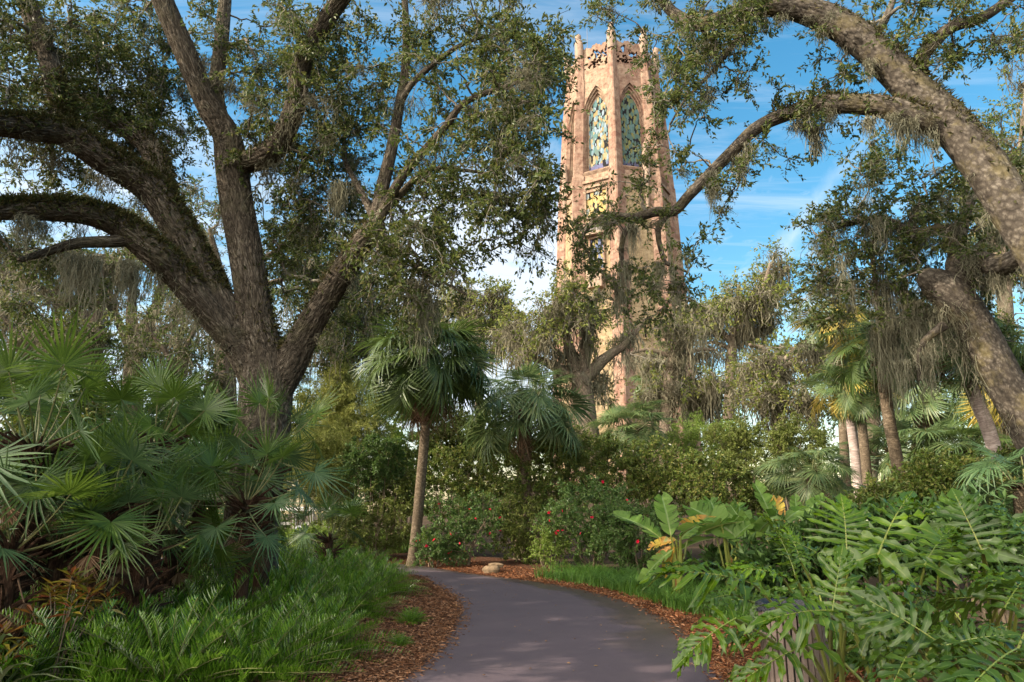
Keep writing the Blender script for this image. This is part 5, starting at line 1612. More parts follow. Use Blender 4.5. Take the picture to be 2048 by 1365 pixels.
palm('cabbage_palm', 'yellow-green cabbage palm high at the east edge of the picture', tp(2010, [(2005, 700), (2002, 560), (2000, 470)], 30), 0.16, 0.2, 24, ['lit', 'lit', 'yellow'], 4, 0.95, 'cabbage palms of the east grove', el1=-50)
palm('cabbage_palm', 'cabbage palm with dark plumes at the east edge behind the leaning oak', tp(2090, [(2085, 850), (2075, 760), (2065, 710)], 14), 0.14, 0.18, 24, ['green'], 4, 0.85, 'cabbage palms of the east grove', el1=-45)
palm('dwarf_palmetto', 'pale green palmetto with a ragged tan skirt in front of the paired trunks', tp(1640, [(1622, 980), (1622, 940)], 17), 0.14, 0.18, 24, ['lit'], 14, 0.58, 'low palmettos under the east grove', el1=-25)
palm('dwarf_palmetto', 'bluish palmetto behind the philodendrons near the rough leaning trunk', tp(1755, [(1755, 1020), (1756, 1005)], 14), 0.1, 0.14, 18, ['blue'], 2, 0.40, 'low palmettos under the east grove', el1=-15)
palm('dwarf_palmetto', 'wide green palmetto under the brown-skirted palm', tp(1852, [(1852, 940), (1852, 900)], 20), 0.14, 0.18, 24, ['lit'], 3, 0.85, 'low palmettos under the east grove', el1=-15)
palm('dwarf_palmetto', 'green palmetto at the foot of the smooth pinkish trunk', tp(1930, [(1930, 940), (1928, 905)], 19), 0.14, 0.18, 22, ['lit', 'green'], 3, 0.85, 'low palmettos under the east grove', el1=-15)
palm('dwarf_palmetto', 'blue-green palmetto at the picture edge above the philodendrons', tp(2045, [(2045, 1010), (2046, 975)], 9.5), 0.09, 0.12, 20, ['blue'], 2, 0.52, 'low palmettos under the east grove', el1=-15)
palm('dwarf_palmetto', 'small palmetto in the shade between the banana plants and the paired trunks', tp(1790, [(1790, 930), (1790, 900)], 23), 0.12, 0.16, 20, ['blue', 'lit'], 2, 0.85, 'low palmettos under the east grove', el1=-10)

# clumped fan palms on the near side
G_FAN = 'clumping fan palms on the west side of the path'


def fanpalm(label, base_px, pts, Y, n, scale, el1=-45, dead=5, mats=None):
    return palm('fan_palm', label, tp(base_px, pts, Y), 0.07 * scale, 0.10 * scale, int(n * 0.66), [], dead, scale, G_FAN, bark='palm_fibre', el1=el1, sets=mats or FAN, boots=3)


fanpalm('largest fan palm at the west edge, stiff fans radiating from a dark fibrous heart', 60, [(64, 1000), (68, 930), (72, 895)], 6.2, 34, 1.0, -48, 4, FAN)
fanpalm('fan palm with a reddish-brown heart beside the largest fan palm', 318, [(316, 1000), (314, 925), (312, 885)], 7.4, 34, 0.92, -52, 6)
fanpalm('fan palm standing before the trunk of the great oak with hanging fans', 492, [(492, 1080), (492, 1030), (493, 1000)], 8.0, 34, 0.92, -72, 6)
fanpalm('taller fan palm against the great oak, fans raised above the others', 535, [(534, 1000), (534, 930), (535, 900)], 8.9, 26, 1.0, -45, 2, FAN)
fanpalm('low bluish fan palm among its taller neighbours', 215, [(214, 1060), (212, 1020)], 6.5, 20, 0.92, -15, 3, FAN)
fanpalm('fan palm at the far west edge behind the largest one', -70, [(-66, 1000), (-60, 900)], 7.2, 24, 1.05, -40, 3, FAN)
fanpalm('fan palm back in the shade between the two fan palms with bare hearts', 190, [(192, 960), (196, 880)], 8.8, 26, 1.0, -40, 3, FAN)
fanpalm('small dark fan palm in front of the largest one near the strap leaves', 110, [(110, 1130), (110, 1110)], 6.4, 16, 0.8, 5, 0, FAN)

for (px_, Y_, zpx, n_, sc_, lab_) in ((30, 5.9, 1085, 18, 0.9, 'stemless fan palm low at the west edge above the strap leaves'), (165, 7.2, 1060, 18, 0.95, 'stemless fan palm in the dark under the largest fan palm'),
                                (290, 6.6, 1090, 18, 0.9, 'stemless fan palm below the reddish-brown heart'), (350, 8.2, 1060, 18, 0.9, 'stemless fan palm in the shade between the reddish-brown heart and the oak'),
                                (255, 9.5, 1000, 20, 1.1, 'stemless fan palm deep in the shade before the oak'),
                                (90, 9.0, 1020, 20, 1.1, 'stemless fan palm deep in the shade behind the largest one'), 
                                (400, 10.0, 1000, 20, 1.1, 'stemless fan palm close to the great oak behind the reddish-brown heart'), (-40, 8.2, 1030, 18, 1.1, 'stemless fan palm at the far west edge in deep shade'),
                                (660, 13.0, 1075, 16, 0.9, 'stemless fan palm past the oak toward the lawn'), (480, 13.5, 1030, 18, 1.1, 'stemless fan palm beyond the oak trunk'), (300, 13.5, 1020, 18, 1.2, 'stemless fan palm far back among the leafy shrubs')):
    fanpalm(lab_, px_, [(px_, zpx)], Y_, n_, sc_, 5, 1, FAN)


# ------------------------------------------------------------------ shrubs
def flower_mesh(name, mat, r):
    b = Buf()
    for ring, (n, rr, el) in enumerate(((6, 1.0, 0.35), (5, 0.75, 0.8), (4, 0.5, 1.2))):
        a = np.arange(n) * 2 * PI / n + ring * 0.5
        A = np.stack([np.cos(a) * math.cos(el), np.sin(a) * math.cos(el), np.full(n, math.sin(el))], 1)
        N = np.stack([-np.cos(a) * math.sin(el), -np.sin(a) * math.sin(el), np.full(n, math.cos(el))], 1)
        leaf_quads(np.zeros((n, 3)), A, N, np.full(n, r * rr), np.full(n, r * 0.9), 0.2, b)
    return b.mesh(name, [mat])


RED = flower_mesh('flower', 'petal_red', 0.045)
PINK = flower_mesh('flower', 'petal_pink', 0.05)
WHITE = flower_mesh('flower', 'petal_white', 0.045)


def shrub(label, px, py, rx, ry, Y, mat, n=46, per=70, LL=0.075, LW=0.036, flowers=None, nf=8, dy=None, group='flowering and leafy shrubs behind the path', stems=7, cr=0.26, twig='twig_plain', name='shrub', cat='shrub', narrow=False):
    c, s = PS(px, py, Y)
    base = on_ground(px, Y)
    base[2] += 0.05
    root = thing(name, label, cat, base, group)
    R = np.array([rx * s, dy or rx * s * 0.75, ry * s])
    n = int(n * 1.7)
    C = ellipsoid(n, c, R, 0.5)
    C[:, 2] = np.maximum(C[:, 2], base[2] + 0.12)
    L = []
    for i in range(stems):
        a = i * 2.4
        e = c + np.array([math.cos(a) * R[0] * 0.55, math.sin(a) * R[1] * 0.5, rng.uniform(-0.5, 0.3) * R[2]])
        p0 = base + np.array([math.cos(a), math.sin(a), 0]) * 0.12
        m = (p0 + e) / 2 + np.array([0, 0, 0.15 * R[2]]) + rng.normal(size=3) * 0.06
        rr = 0.018 * (1 + R[2] * 0.4)
        L.append(catmull([[*p0, rr], [*m, rr * 0.7], [*e, rr * 0.35]], 9))
    b = Buf()
    for l in L:
        tubes(l[:, :3] - base, l[:, 3], 6, b)
    B, Rr = grow(L, C, 0.0045, sag=0.05)
    tubes(B - base, Rr, 4, b)
    lb = Buf()
    clusters_to_leaves(B[:, -1] - base, norm(B[:, -1] - B[:, -3]), int(per * 1.5), cr * 1.15, LL * 1.2, LW * 1.2, lb, b, 0.006, 5, 0.1)
    part('stems', b.mesh('stems', [twig]), root)
    part('foliage', lb.mesh('foliage', [mat]), root)
    if flowers is not None:
        d = rand_dirs(nf)
        d[:, 1] = -np.abs(d[:, 1]) - 0.25
        d = norm(d)
        for q in range(nf):
            p = c + d[q] * R * rng.uniform(0.95, 1.12)
            p[2] = max(p[2], base[2] + 0.25)
            part('flower', flowers, root, mat=orient(p - base, rng.uniform(0, 2 * PI), rng.uniform(0, 0.6), rng.normal() * 0.6 + 0.9, rng.uniform(0.7, 1.2)))
    return root


shrub('feathery lime-green willowy bush glowing between the great oak and the cabbage palm', 690, 850, 95, 115, 23, 'shrub_lime', 120, 95, 0.15, 0.022, stems=12, cr=0.5, twig='twig_green')
shrub('lower lime-green willowy bush nearer the great oak', 640, 930, 65, 75, 21, 'shrub_lime', 70, 95, 0.14, 0.022, stems=9, cr=0.42, twig='twig_green')
shrub('dark green layered bush in front of the lime willowy one', 745, 925, 60, 50, 20, 'shrub_mid', 44, 80)
shrub('olive bush with bare twiggy legs beside the cabbage palm trunk', 760, 1040, 75, 65, 19.5, 'shrub_olive', 36, 60)
shrub('olive-gold bush at the edge of the far mulch', 690, 1070, 60, 55, 18.5, 'shrub_olive', 30, 60)
shrub('dark thicket just east of the cabbage palm trunk', 905, 960, 75, 75, 20.5, 'shrub_dark', 54, 80)
shrub('bright green rose bush with crimson blooms on thin bare canes', 930, 1050, 75, 65, 17.6, 'shrub_mid', 40, 62, 0.06, 0.034, RED, 11)
shrub('low rose bush with a few crimson blooms against the foot of the cabbage palm', 868, 1098, 38, 28, 17.3, 'shrub_mid', 18, 60, 0.055, 0.03, RED, 6)
shrub('tall camellia with white specks of bloom below the broad cabbage palm', 1060, 960, 90, 80, 20, 'shrub_dark', 66, 85, 0.075, 0.036, WHITE, 7)
shrub('wide camellia hedge plant below the foot of the tower', 1190, 935, 95, 62, 20.5, 'shrub_dark', 66, 85, 0.075, 0.036, WHITE, 9)
shrub('camellia with tan withered patches next to the wide one', 1310, 945, 80, 62, 20, 'shrub_dark', 60, 85, 0.075, 0.036, WHITE, 6)
shrub('dark camellia in front of the low palmetto', 1415, 970, 75, 62, 19, 'shrub_dark', 54, 80)
shrub('large leafy rose bush with crimson dots in the middle of the far border', 1180, 1040, 100, 80, 16.6, 'shrub_mid', 66, 80, 0.06, 0.034, RED, 12)
shrub('pale leafy bush low beside the grass border', 1100, 1095, 34, 34, 16.4, 'shrub_bright', 16, 60, 0.05, 0.03)
shrub('green rose bush next to the banana plants', 1270, 1065, 75, 72, 15.4, 'shrub_mid', 48, 80, 0.06, 0.034, RED, 4)
shrub('dusky olive bush between the two rose bushes', 1045, 1060, 60, 60, 18.2, 'shrub_olive', 36, 70)
shrub('sunlit fluffy olive bush rising behind the camellias', 1400, 875, 80, 40, 30, 'shrub_bright', 46, 80, 0.10, 0.03, cr=0.4)
shrub('brown-green bush behind the banana plants', 1500, 960, 70, 60, 19.5, 'shrub_olive', 42, 70)
shrub('tall dark bush filling the gap between the broad palm and the tower', 1130, 880, 60, 45, 24, 'shrub_olive', 34, 80)
shrub('brown-green bush below the straight-trunked oak', 1480, 890, 70, 50, 28, 'shrub_olive', 40, 80, 0.1, 0.045, cr=0.4)
shrub('brown-green bush below the moss-draped oak', 1590, 890, 60, 50, 26, 'shrub_olive', 36, 80, 0.1, 0.045, cr=0.4)
shrub('camellia with pink blooms behind the philodendrons', 1905, 985, 105, 62, 11.5, 'shrub_dark', 70, 85, 0.07, 0.034, PINK, 9, group='flowering and leafy shrubs under the east grove')
shrub('dark camellia beside the rough leaning palm trunk', 1775, 1010, 60, 45, 12.5, 'shrub_dark', 40, 80, 0.07, 0.034, PINK, 3, group='flowering and leafy shrubs under the east grove')
shrub('dark green shrub at the east edge under the leaning oak', 2040, 960, 60, 60, 13, 'shrub_dark', 40, 80, group='flowering and leafy shrubs under the east grove')
for (px_, py_, Y_, lab_) in ((1545, 1135, 9.6, 'low leafy plant between the banana stems and the bin'), (1640, 1090, 9.2, 'low leafy plant behind the shaded philodendron'), (1740, 1085, 8.8, 'low leafy plant below the dark camellia'),
                        (1850, 1080, 8.6, 'low leafy plant below the pink-flowered camellia'), (1960, 1075, 8.2, 'low leafy plant behind the spread hand-like leaf'), (1450, 1140, 12.4, 'low leafy plant between the banana stems')):
    shrub(lab_, px_, py_, 75, 45 if py_ < 1100 else 20, Y_, 'low_leaf', 24, 50, 0.12, 0.055, group='low leafy plants under the philodendrons', stems=5, name='leafy_plant', cat='plant')
shrub('lime-tinted loose bush filling the gap left of the cabbage palm trunk', 790, 960, 60, 70, 23, 'shrub_olive', 46, 80, 0.09, 0.04)
shrub('tall olive bush behind the cabbage palm and the dark thicket', 930, 880, 80, 75, 27, 'shrub_olive', 60, 90, 0.12, 0.05, cr=0.45)
shrub('light green bush behind the trunk of the cabbage palm', 815, 900, 70, 80, 27, 'shrub_bright', 50, 90, 0.11, 0.045, cr=0.42)
shrub('tall olive bush behind the lime willowy one', 600, 880, 80, 90, 27, 'shrub_olive', 60, 90, 0.12, 0.05, cr=0.45)
shrub('dense green shrub behind the largest fan palm', 120, 860, 130, 110, 13, 'shrub_dark', 90, 85, 0.08, 0.04, group='shrubs behind the fan palms')
shrub('dense green shrub behind the red-hearted fan palm', 370, 880, 100, 100, 13.5, 'shrub_mid', 80, 85, 0.08, 0.04, group='shrubs behind the fan palms')
shrub('shrub with pinkish flecks west of the great oak trunk', 240, 1000, 110, 90, 10.5, 'shrub_dark', 60, 80, 0.07, 0.035, PINK, 8, group='shrubs behind the fan palms')
shrub('bright yellow-green shrub lit up on the lawn behind the oak trunk', 610, 1085, 60, 22, 17, 'shrub_bright', 24, 80, 0.07, 0.03, group='shrubs behind the fan palms')


# ------------------------------------------------------------------ coontie mounds
def coontie_mesh(seed, nf=34, Lf=0.68):
    r = np.random.default_rng(seed)
    b = Buf()
    m = 20
    for i in range(nf):
        az = i * 2.39996 + r.normal() * 0.2
        el = math.radians(76 - 72 * (i / nf) ** 0.9 + r.normal() * 6)
        L = Lf * r.uniform(0.8, 1.12)
        t = np.linspace(0, 1, 8)
        drop = 0.16 * L * t ** 2.4
        h = np.stack([np.cos(el) * L * t + 0.14 * L * t ** 2, 0 * t, np.sin(el) * L * t - drop], 1)
        ca, sa = math.cos(az), math.sin(az)
        Rm = np.array([[ca, sa, 0], [-sa, ca, 0], [0, 0, 1]])
        pts = h @ Rm + np.array([ca, sa, 0]) * 0.05
        tubes(pts, np.linspace(0.005, 0.002, 8), 3, b, 1)
        k = np.linspace(0.2, 1.0, m)
        P0 = np.stack([np.interp(k, t, pts[:, j]) for j in range(3)], 1)
        T = norm(np.gradient(P0, axis=0))
        S = norm(np.cross(T, np.array([0, 0, 1.0])) + 1e-6)
        Nn = np.cross(S, T)
        for sg in (1, -1):
            A = norm(S * sg * 0.45 + T * 0.55 + Nn * (0.95 + r.normal(size=(m, 1)) * 0.18) + r.normal(size=(m, 3)) * 0.06)
            ll = 0.112 * L / 0.68 * np.sin(np.clip(k * 0.92 + 0.1, 0, 1) * PI) ** 0.45 * r.uniform(0.85, 1.15, m)
            leaf_quads(P0, A, Nn + S * sg * 0.2, ll, np.full(m, 0.0125), 0.12, b, 0)
    return b.mesh('fronds', ['coontie_leaf', 'twig_green'])


CM = [coontie_mesh(s, 88 + 5 * s) for s in range(4)]
CDEAD = None
COONTIE = [
    (640, 1325, 1.07, 'glossy coontie mound whose frond tips reach out over the mulch nearest the viewer'),
    (500, 1372, 1.22, 'glossy coontie mound at the bottom edge beside the open mulch'),
    (330, 1388, 1.40, 'glossy coontie mound in the bottom row, second from the mulch'),
    (150, 1385, 1.46, 'glossy coontie mound in the bottom row under the yellow-red shrub'),
    (10, 1380, 1.52, 'glossy coontie mound in the bottom corner'),
    (560, 1285, 1.28, 'coontie mound in the second row just behind the overhanging one'),
    (410, 1305, 1.34, 'coontie mound in the middle of the second row'),
    (255, 1312, 1.34, 'coontie mound beside the yellow-red leaved shrub'),
    (95, 1320, 1.34, 'coontie mound hiding the foot of the small dark fan palm'),
    (-60, 1310, 1.34, 'coontie mound at the west edge below the strap leaves'),
    (300, 1215, 1.5, 'coontie mound under the fan palm with the reddish-brown heart'),
    (430, 1200, 1.5, 'coontie mound between the fan palms and the front of the oak'),
    (195, 1232, 1.45, 'coontie mound behind the yellow-red leaved shrub'),
    (70, 1245, 1.45, 'coontie mound in deep shade under the largest fan palm'),
    (690, 1240, 1.16, 'coontie mound in the third row at the edge of the mulch'),
    (590, 1232, 1.37, 'coontie mound in the third row, one in from the mulch'),
    (470, 1240, 1.40, 'tallest bright coontie mound below the fan palm with hanging fans'),
    (360, 1240, 1.22, 'coontie mound in the shade below the low fan palms'),
    (750, 1196, 1.16, 'dark coontie mound bulging toward the bend of the path'),
    (660, 1192, 1.40, 'dark coontie mound in the fourth row behind the bulging one'),
    (560, 1190, 1.34, 'coontie mound in the fourth row in front of the oak trunk'),
    (725, 1166, 1.16, 'far coontie mound where the path disappears'),
    (650, 1160, 1.34, 'far feathery coontie mound below the gap to the lawn'),
    (570, 1160, 1.28, 'far coontie mound at the foot of the great oak'),
    (822, 1250, 0.38, 'small coontie seedling alone on the mulch by the bend'),
    (798, 1296, 0.26, 'tiny coontie seedling nearest the viewer on the open mulch'),
]
for i, (px, py, s, lab) in enumerate(COONTIE):
    g = G(px, py)
    t = thing('coontie', lab, 'cycad', (g[0], g[1], 0.0), 'coontie mounds beside the path')
    o = part('fronds', CM[i % 4], t, mat=Matrix.Rotation(i * 1.3, 4, 'Z') @ Matrix.Scale(s, 4))


# ------------------------------------------------------------------ strap leaves, yellow-red shrub
def strap_clump(label, px, Y, n, L0, sd):
    r = np.random.default_rng(sd)
    base = on_ground(px, Y)
    root = thing('strap_lily', label, 'plant', base, 'strap-leaved plants under the largest fan palm')
    K = 8
    t = np.linspace(0, 1, K)[None]
    az = r.uniform(0, 2 * PI, n)[:, None]
    el = np.radians(r.uniform(42, 82, n))[:, None]
    L = L0 * r.uniform(0.6, 1.1, n)[:, None]
    rad = np.cos(el) * L * t + 0.25 * L * t ** 3
    z = np.sin(el) * L * t - 0.42 * L * t ** 2.6
    d = np.stack([np.cos(az), np.sin(az), 0 * az], -1)
    mid = d * rad[..., None] + np.array([0, 0, 1.0]) * z[..., None] + d * 0.04
    side = np.stack([-np.sin(az), np.cos(az), 0 * az], -1)
    w_ = 0.021 * (np.sin(np.clip(t * 0.85 + 0.15, 0, 1) * PI) ** 0.5 + 0.05)[..., None] * r.uniform(0.7, 1.3, (n, 1, 1))
    V = np.stack([mid - side * w_ + np.array([0, 0, 0.4]) * w_, mid, mid + side * w_ + np.array([0, 0, 0.4]) * w_], 2).reshape(-1, 3)
    i = np.arange(n)[:, None] * K * 3 + np.arange(K - 1)[None] * 3
    F = np.concatenate([np.stack([i, i + 1, i + 4, i + 3], -1).reshape(-1, 4), np.stack([i + 1, i + 2, i + 5, i + 4], -1).reshape(-1, 4)])
    part('leaves', make_mesh('leaves', V, [F], 'strap_leaf', True), root)


strap_clump('strap-leaved clump with arching grey-green blades at the west edge', 20, 5.6, 60, 1.15, 3)
strap_clump('strap-leaved clump beside the yellow-red shrub', 150, 6.4, 44, 0.95, 4)
strap_clump('strap-leaved clump half under the low bluish fan palm', -60, 6.6, 50, 1.2, 6)


def croton(label, px, py, Y, h, sd):
    r = np.random.default_rng(sd)
    base = on_ground(px, Y)
    root = thing('croton', label, 'shrub', base, 'yellow and red leaved shrubs')
    top, s = PS(px, py, Y)
    b = Buf(); lb = Buf()
    n = 13
    for i in range(n):
        a = i * 2.4
        e = np.array([top[0] - base[0] + math.cos(a) * 0.30 * math.sqrt(i / n), math.sin(a) * 0.28 * math.sqrt(i / n), top[2] - base[2] - 0.22 * (i / n) + r.normal() * 0.04])
        tubes(catmull([[0, 0, 0], e * np.array([0.4, 0.4, 0.6]), e], 7), np.linspace(0.009, 0.004, 7), 5, b)
        m = 12
        az = np.arange(m) * 2.4 + r.uniform(0, 6)
        el = np.linspace(-0.25, 0.75, m)
        A = np.stack([np.cos(az) * np.cos(el), np.sin(az) * np.cos(el), np.sin(el)], 1)
        leaf_quads(e + np.array([0, 0, 1]) * np.linspace(-0.08, 0.02, m)[:, None], A, np.array([0, 0, 1.0]) + r.normal(size=(m, 3)) * 0.2, r.uniform(0.10, 0.19, m), r.uniform(0.028, 0.042, m), 0.2, lb)
    part('stems', b.mesh('stems', ['twig_plain']), root)
    part('foliage', lb.mesh('foliage', ['croton_leaf']), root)


croton('yellow and red leaved shrub standing out of the coontie', 155, 1168, 6.0, 0.6, 1)
croton('smaller yellow and red leaved shrub low in the bottom corner', 25, 1262, 5.9, 0.5, 2)


# ------------------------------------------------------------------ split-leaf philodendrons
def philo_mesh(seed, mat, nl=9, Wd=0.62, wav=1.0):
    Wd *= 0.95
    """a deeply cut blade one metre long along +X, lobes to both sides, light ribs"""
    r = np.random.default_rng(seed)
    b = Buf()
    K, M = 9, 5
    for sg in (1, -1):
        for i in range(nl):
            f = i / (nl - 1)
            x0 = 0.02 + 0.80 * f ** 0.95
            ang = math.radians(128 - 100 * f ** 0.8 + r.normal() * 6)
            drp = r.uniform(0.08, 0.55); twi = r.normal() * 0.5
            prof = 0.55 + 0.45 * math.sin(PI * min(1, 0.15 + f * 0.75)) if f < 0.8 else 0.62
            ln = Wd * prof * r.uniform(0.78, 1.15) * (1 - 0.25 * f)
            t = np.linspace(0, 1, K)
            bend = math.radians(-26) * t
            aa = ang + bend
            dx = np.cumsum(np.concatenate([[0], np.cos(aa[:-1]) / (K - 1)])) * ln
            dy = np.cumsum(np.concatenate([[0], np.sin(aa[:-1]) / (K - 1)])) * ln
            cx_, cy_ = x0 + dx, dy
            w0 = 0.033 if i else 0.045
            wv = w0 * (0.95 + 0.25 * np.sin(t * PI)) * np.clip((1 - t) * 3.2, 0.03, 1) ** 0.8
            wv *= 1 + 0.38 * wav * np.sin(t * 15 + r.uniform(0, 6)) * (t > 0.3) * (t < 0.98)
            u = np.linspace(-1, 1, M)
            nx, ny = -np.sin(aa), np.cos(aa)
            X = cx_[:, None] + nx[:, None] * wv[:, None] * u[None]
            Y = cy_[:, None] + ny[:, None] * wv[:, None] * u[None]
            ph = r.uniform(0, 6)
            Z = 0.30 * Y ** 1.0 * (1 - 1.3 * Y) + 0.030 * wav * np.sin(t * 17 + ph)[:, None] * u[None] * np.clip(t * 3, 0, 1)[:, None] + 0.25 * wv[:, None] * u[None] ** 2 - drp * ln * (t ** 2)[:, None] + twi * wv[:, None] * u[None] * t[:, None] - 0.20 * X ** 2 + 0.0025 * (i % 2)
            V = np.stack([X, Y * sg, Z], -1).reshape(-1, 3)
            q = np.arange(M - 1)[None] + np.arange(K - 1)[:, None] * M
            F = np.stack([q, q + 1, q + M + 1, q + M], -1).reshape(-1, 4)
            U = np.stack([np.broadcast_to(u[None], (K, M)), np.broadcast_to(t[:, None], (K, M))], -1)
            b.add(V, F if sg > 0 else F[:, ::-1], 0, U.reshape(-1, 2))
    # end lobe
    t = np.linspace(0, 1, 8); u = np.linspace(-1, 1, 5)
    wv = 0.085 * np.sin(np.clip(0.28 + t * 0.72, 0, 1) * PI) ** 0.8 + 0.004
    X = 0.76 + 0.34 * t[:, None] + 0 * u[None]; Y = wv[:, None] * u[None] * (1 + 0.2 * np.sin(t * 13)[:, None])
    Z = 0.25 * np.abs(Y) - 0.20 * X ** 2
    q = np.arange(4)[None] + np.arange(7)[:, None] * 5
    F = np.stack([q, q + 1, q + 6, q + 5], -1).reshape(-1, 4)
    b.add(np.stack([X, Y, Z], -1).reshape(-1, 3), F[:, ::-1], 0, np.stack([np.broadcast_to(u[None], X.shape), np.broadcast_to(t[:, None], X.shape)], -1).reshape(-1, 2))
    xs = np.linspace(-0.02, 0.95, 9)
    tubes(np.stack([xs, 0 * xs, -0.20 * xs ** 2 + 0.002], 1), np.linspace(0.011, 0.003, 9), 5, b, 1)
    return b.mesh('leaf', [mat, 'philo_stalk'], True)


PHL = [philo_mesh(1, 'philo_leaf'), philo_mesh(2, 'philo_leaf', 10, 0.68), philo_mesh(3, 'philo_leaf', 8, 0.58, 1.3)]
PHD = [philo_mesh(4, 'philo_dark', 9, 0.62), philo_mesh(5, 'philo_dark', 10, 0.66), philo_mesh(6, 'philo_dark', 8, 0.6, 1.2)]


def place_leaf(root, base, me, H, T, upv, width=1.0, stalk='philo_stalk', r0=0.016):
    """blade from its hub H to its tip T with the upper side towards upv; a stalk bows from the base to H"""
    x = T - H
    L = np.linalg.norm(x)
    x = x / L
    z = upv - x * (upv @ x)
    z = z / np.linalg.norm(z)
    y = np.cross(z, x)
    S = L / 1.06 * (1.12 if stalk == 'philo_stalk' and r0 < 0.02 else 1.0)
    M = Matrix(((x[0] * S, y[0] * S * width, z[0] * S, H[0] - base[0]), (x[1] * S, y[1] * S * width, z[1] * S, H[1] - base[1]), (x[2] * S, y[2] * S * width, z[2] * S, H[2] - base[2]), (0, 0, 0, 1)))
    part('leaf', me, root, mat=M)
    h = H - base
    a = rng.uniform(0, 2 * PI)
    p0 = np.array([math.cos(a) * 0.06, math.sin(a) * 0.06, 0.0])
    m1 = p0 + h * np.array([0.30, 0.30, 0.62])
    tt = np.linspace(0, 1, 10)[:, None]
    pts = (1 - tt) ** 2 * p0 + 2 * tt * (1 - tt) * m1 + tt ** 2 * h
    V, F, U = tubes(pts, np.linspace(r0, r0 * 0.5, 10), 7)
    part('stalk', make_mesh('stalk', V, [F], stalk, True, U), root)


def philodendron(label, base, leaves, rnd, sets, sd, g='split-leaf philodendrons beside the path'):
    r = np.random.default_rng(sd)
    root = thing('philodendron', label, 'plant', base, g)
    b = Buf()
    tubes(np.array([[0, 0, -0.05], [0.02, 0, 0.12], [0.05, 0.02, 0.24]]), np.array([0.055, 0.05, 0.04]), 9, b, 0, 0.05)
    part('stem', b.mesh('stem', ['palm_fibre'], True), root)
    for (hp, hy, hY, tx, ty, tY, wd) in leaves:
        H, T = P(hp, hy, hY), P(tx, ty, tY)
        view = norm(EYE - (H + T) / 2)
        place_leaf(root, base, sets[r.integers(0, len(sets))], H, T, norm(np.array([0, 0, 1.0]) + view * 0.30 + r.normal(size=3) * 0.28), wd)
    for (az, el, ln, up_, bl) in rnd:
        H = base + np.array([math.cos(az) * math.cos(el), math.sin(az) * math.cos(el), math.sin(el)]) * ln
        T = H + np.array([math.cos(az + r.normal() * 0.4), math.sin(az + r.normal() * 0.4), up_]) * bl
        place_leaf(root, base, sets[r.integers(0, len(sets))], H, T, norm(np.array([0, 0, 1.0]) + r.normal(size=3) * 0.25), r.uniform(0.9, 1.1))
    return root


bp1 = G(1695, 1500); bp1[2] = 0.02
philodendron('bright split-leaf philodendron overhanging the slatted bin and the path', bp1, [
    (1693, 1098, 4.4, 1690, 990, 4.55, 1.25), (1506, 1168, 4.3, 1335, 1112, 4.25, 1.0), (1470, 1238, 4.0, 1352, 1300, 3.9, 1.05), (1664, 1222, 3.9, 1535, 1215, 3.75, 0.8),
    (1664, 1228, 3.9, 1682, 1095, 4.0, 0.9), (1610, 1292, 3.9, 1450, 1352, 3.8, 0.7), (1590, 1150, 4.5, 1560, 1040, 4.6, 1.1), (1700, 1215, 4.2, 1810, 1150, 4.3, 0.95)],
    [], PHL, 1)
bp2 = G(1800, 1500); bp2[2] = 0.02
philodendron('tall split-leaf philodendron with one great leaf lifted toward the palms', bp2, [
    (1757, 1108, 4.3, 1812, 965, 4.6, 0.85), (1822, 1168, 4.2, 1740, 1110, 4.4, 1.1), (1640, 1110, 4.7, 1560, 1060, 4.8, 1.0), (1850, 1130, 4.6, 1900, 1030, 4.9, 0.9), (1760, 1190, 4.0, 1755, 1285, 3.7, 0.9)],
    [(1.5, 0.8, 0.8, 0.25, 0.55), (0.6, 0.7, 0.9, 0.15, 0.55), (2.6, 0.9, 0.8, 0.1, 0.5)], PHL, 2)
bp3 = G(1930, 1500); bp3[2] = 0.02
philodendron('dark split-leaf philodendron in front at the bottom corner', bp3, [
    (1891, 1295, 3.5, 1735, 1185, 3.6, 1.0), (1895, 1290, 3.4, 2015, 1255, 3.3, 1.0), (2000, 1200, 3.9, 1850, 1175, 3.8, 1.0), (2010, 1215, 3.7, 2060, 1120, 3.9, 1.0), (1830, 1290, 3.6, 1760, 1375, 3.3, 0.9), (1960, 1340, 3.2, 1850, 1400, 3.0, 0.9), (2030, 1300, 3.3, 1930, 1350, 3.0, 1.0), (1820, 1240, 3.9, 1725, 1290, 3.8, 0.8)],
    [(1.4, 0.8, 0.7, 0.15, 0.5), (0.4, 0.7, 0.7, 0.0, 0.5), (2.2, 0.8, 0.6, 0.1, 0.5)], PHD, 3)
bp4 = G(2010, 1440); bp4[2] = 0.02
philodendron('split-leaf philodendron with a spread hand-like leaf near the pink camellia', bp4, [
    (1964, 1102, 4.8, 1905, 975, 5.1, 1.15), (1966, 1100, 4.8, 2075, 1030, 4.9, 0.9), (1880, 1190, 4.6, 1800, 1200, 4.4, 1.0), (2040, 1160, 4.5, 1960, 1150, 4.4, 1.0), (2070, 1090, 4.6, 2010, 1010, 4.8, 1.0)],
    [(1.4, 0.8, 0.9, 0.2, 0.55), (2.5, 0.7, 0.9, 0.1, 0.55), (0.5, 0.8, 0.9, 0.1, 0.55), (3.4, 0.7, 0.8, 0.0, 0.5)], PHL + PHD, 4)
bp5 = G(1660, 1360); bp5[2] = 0.02
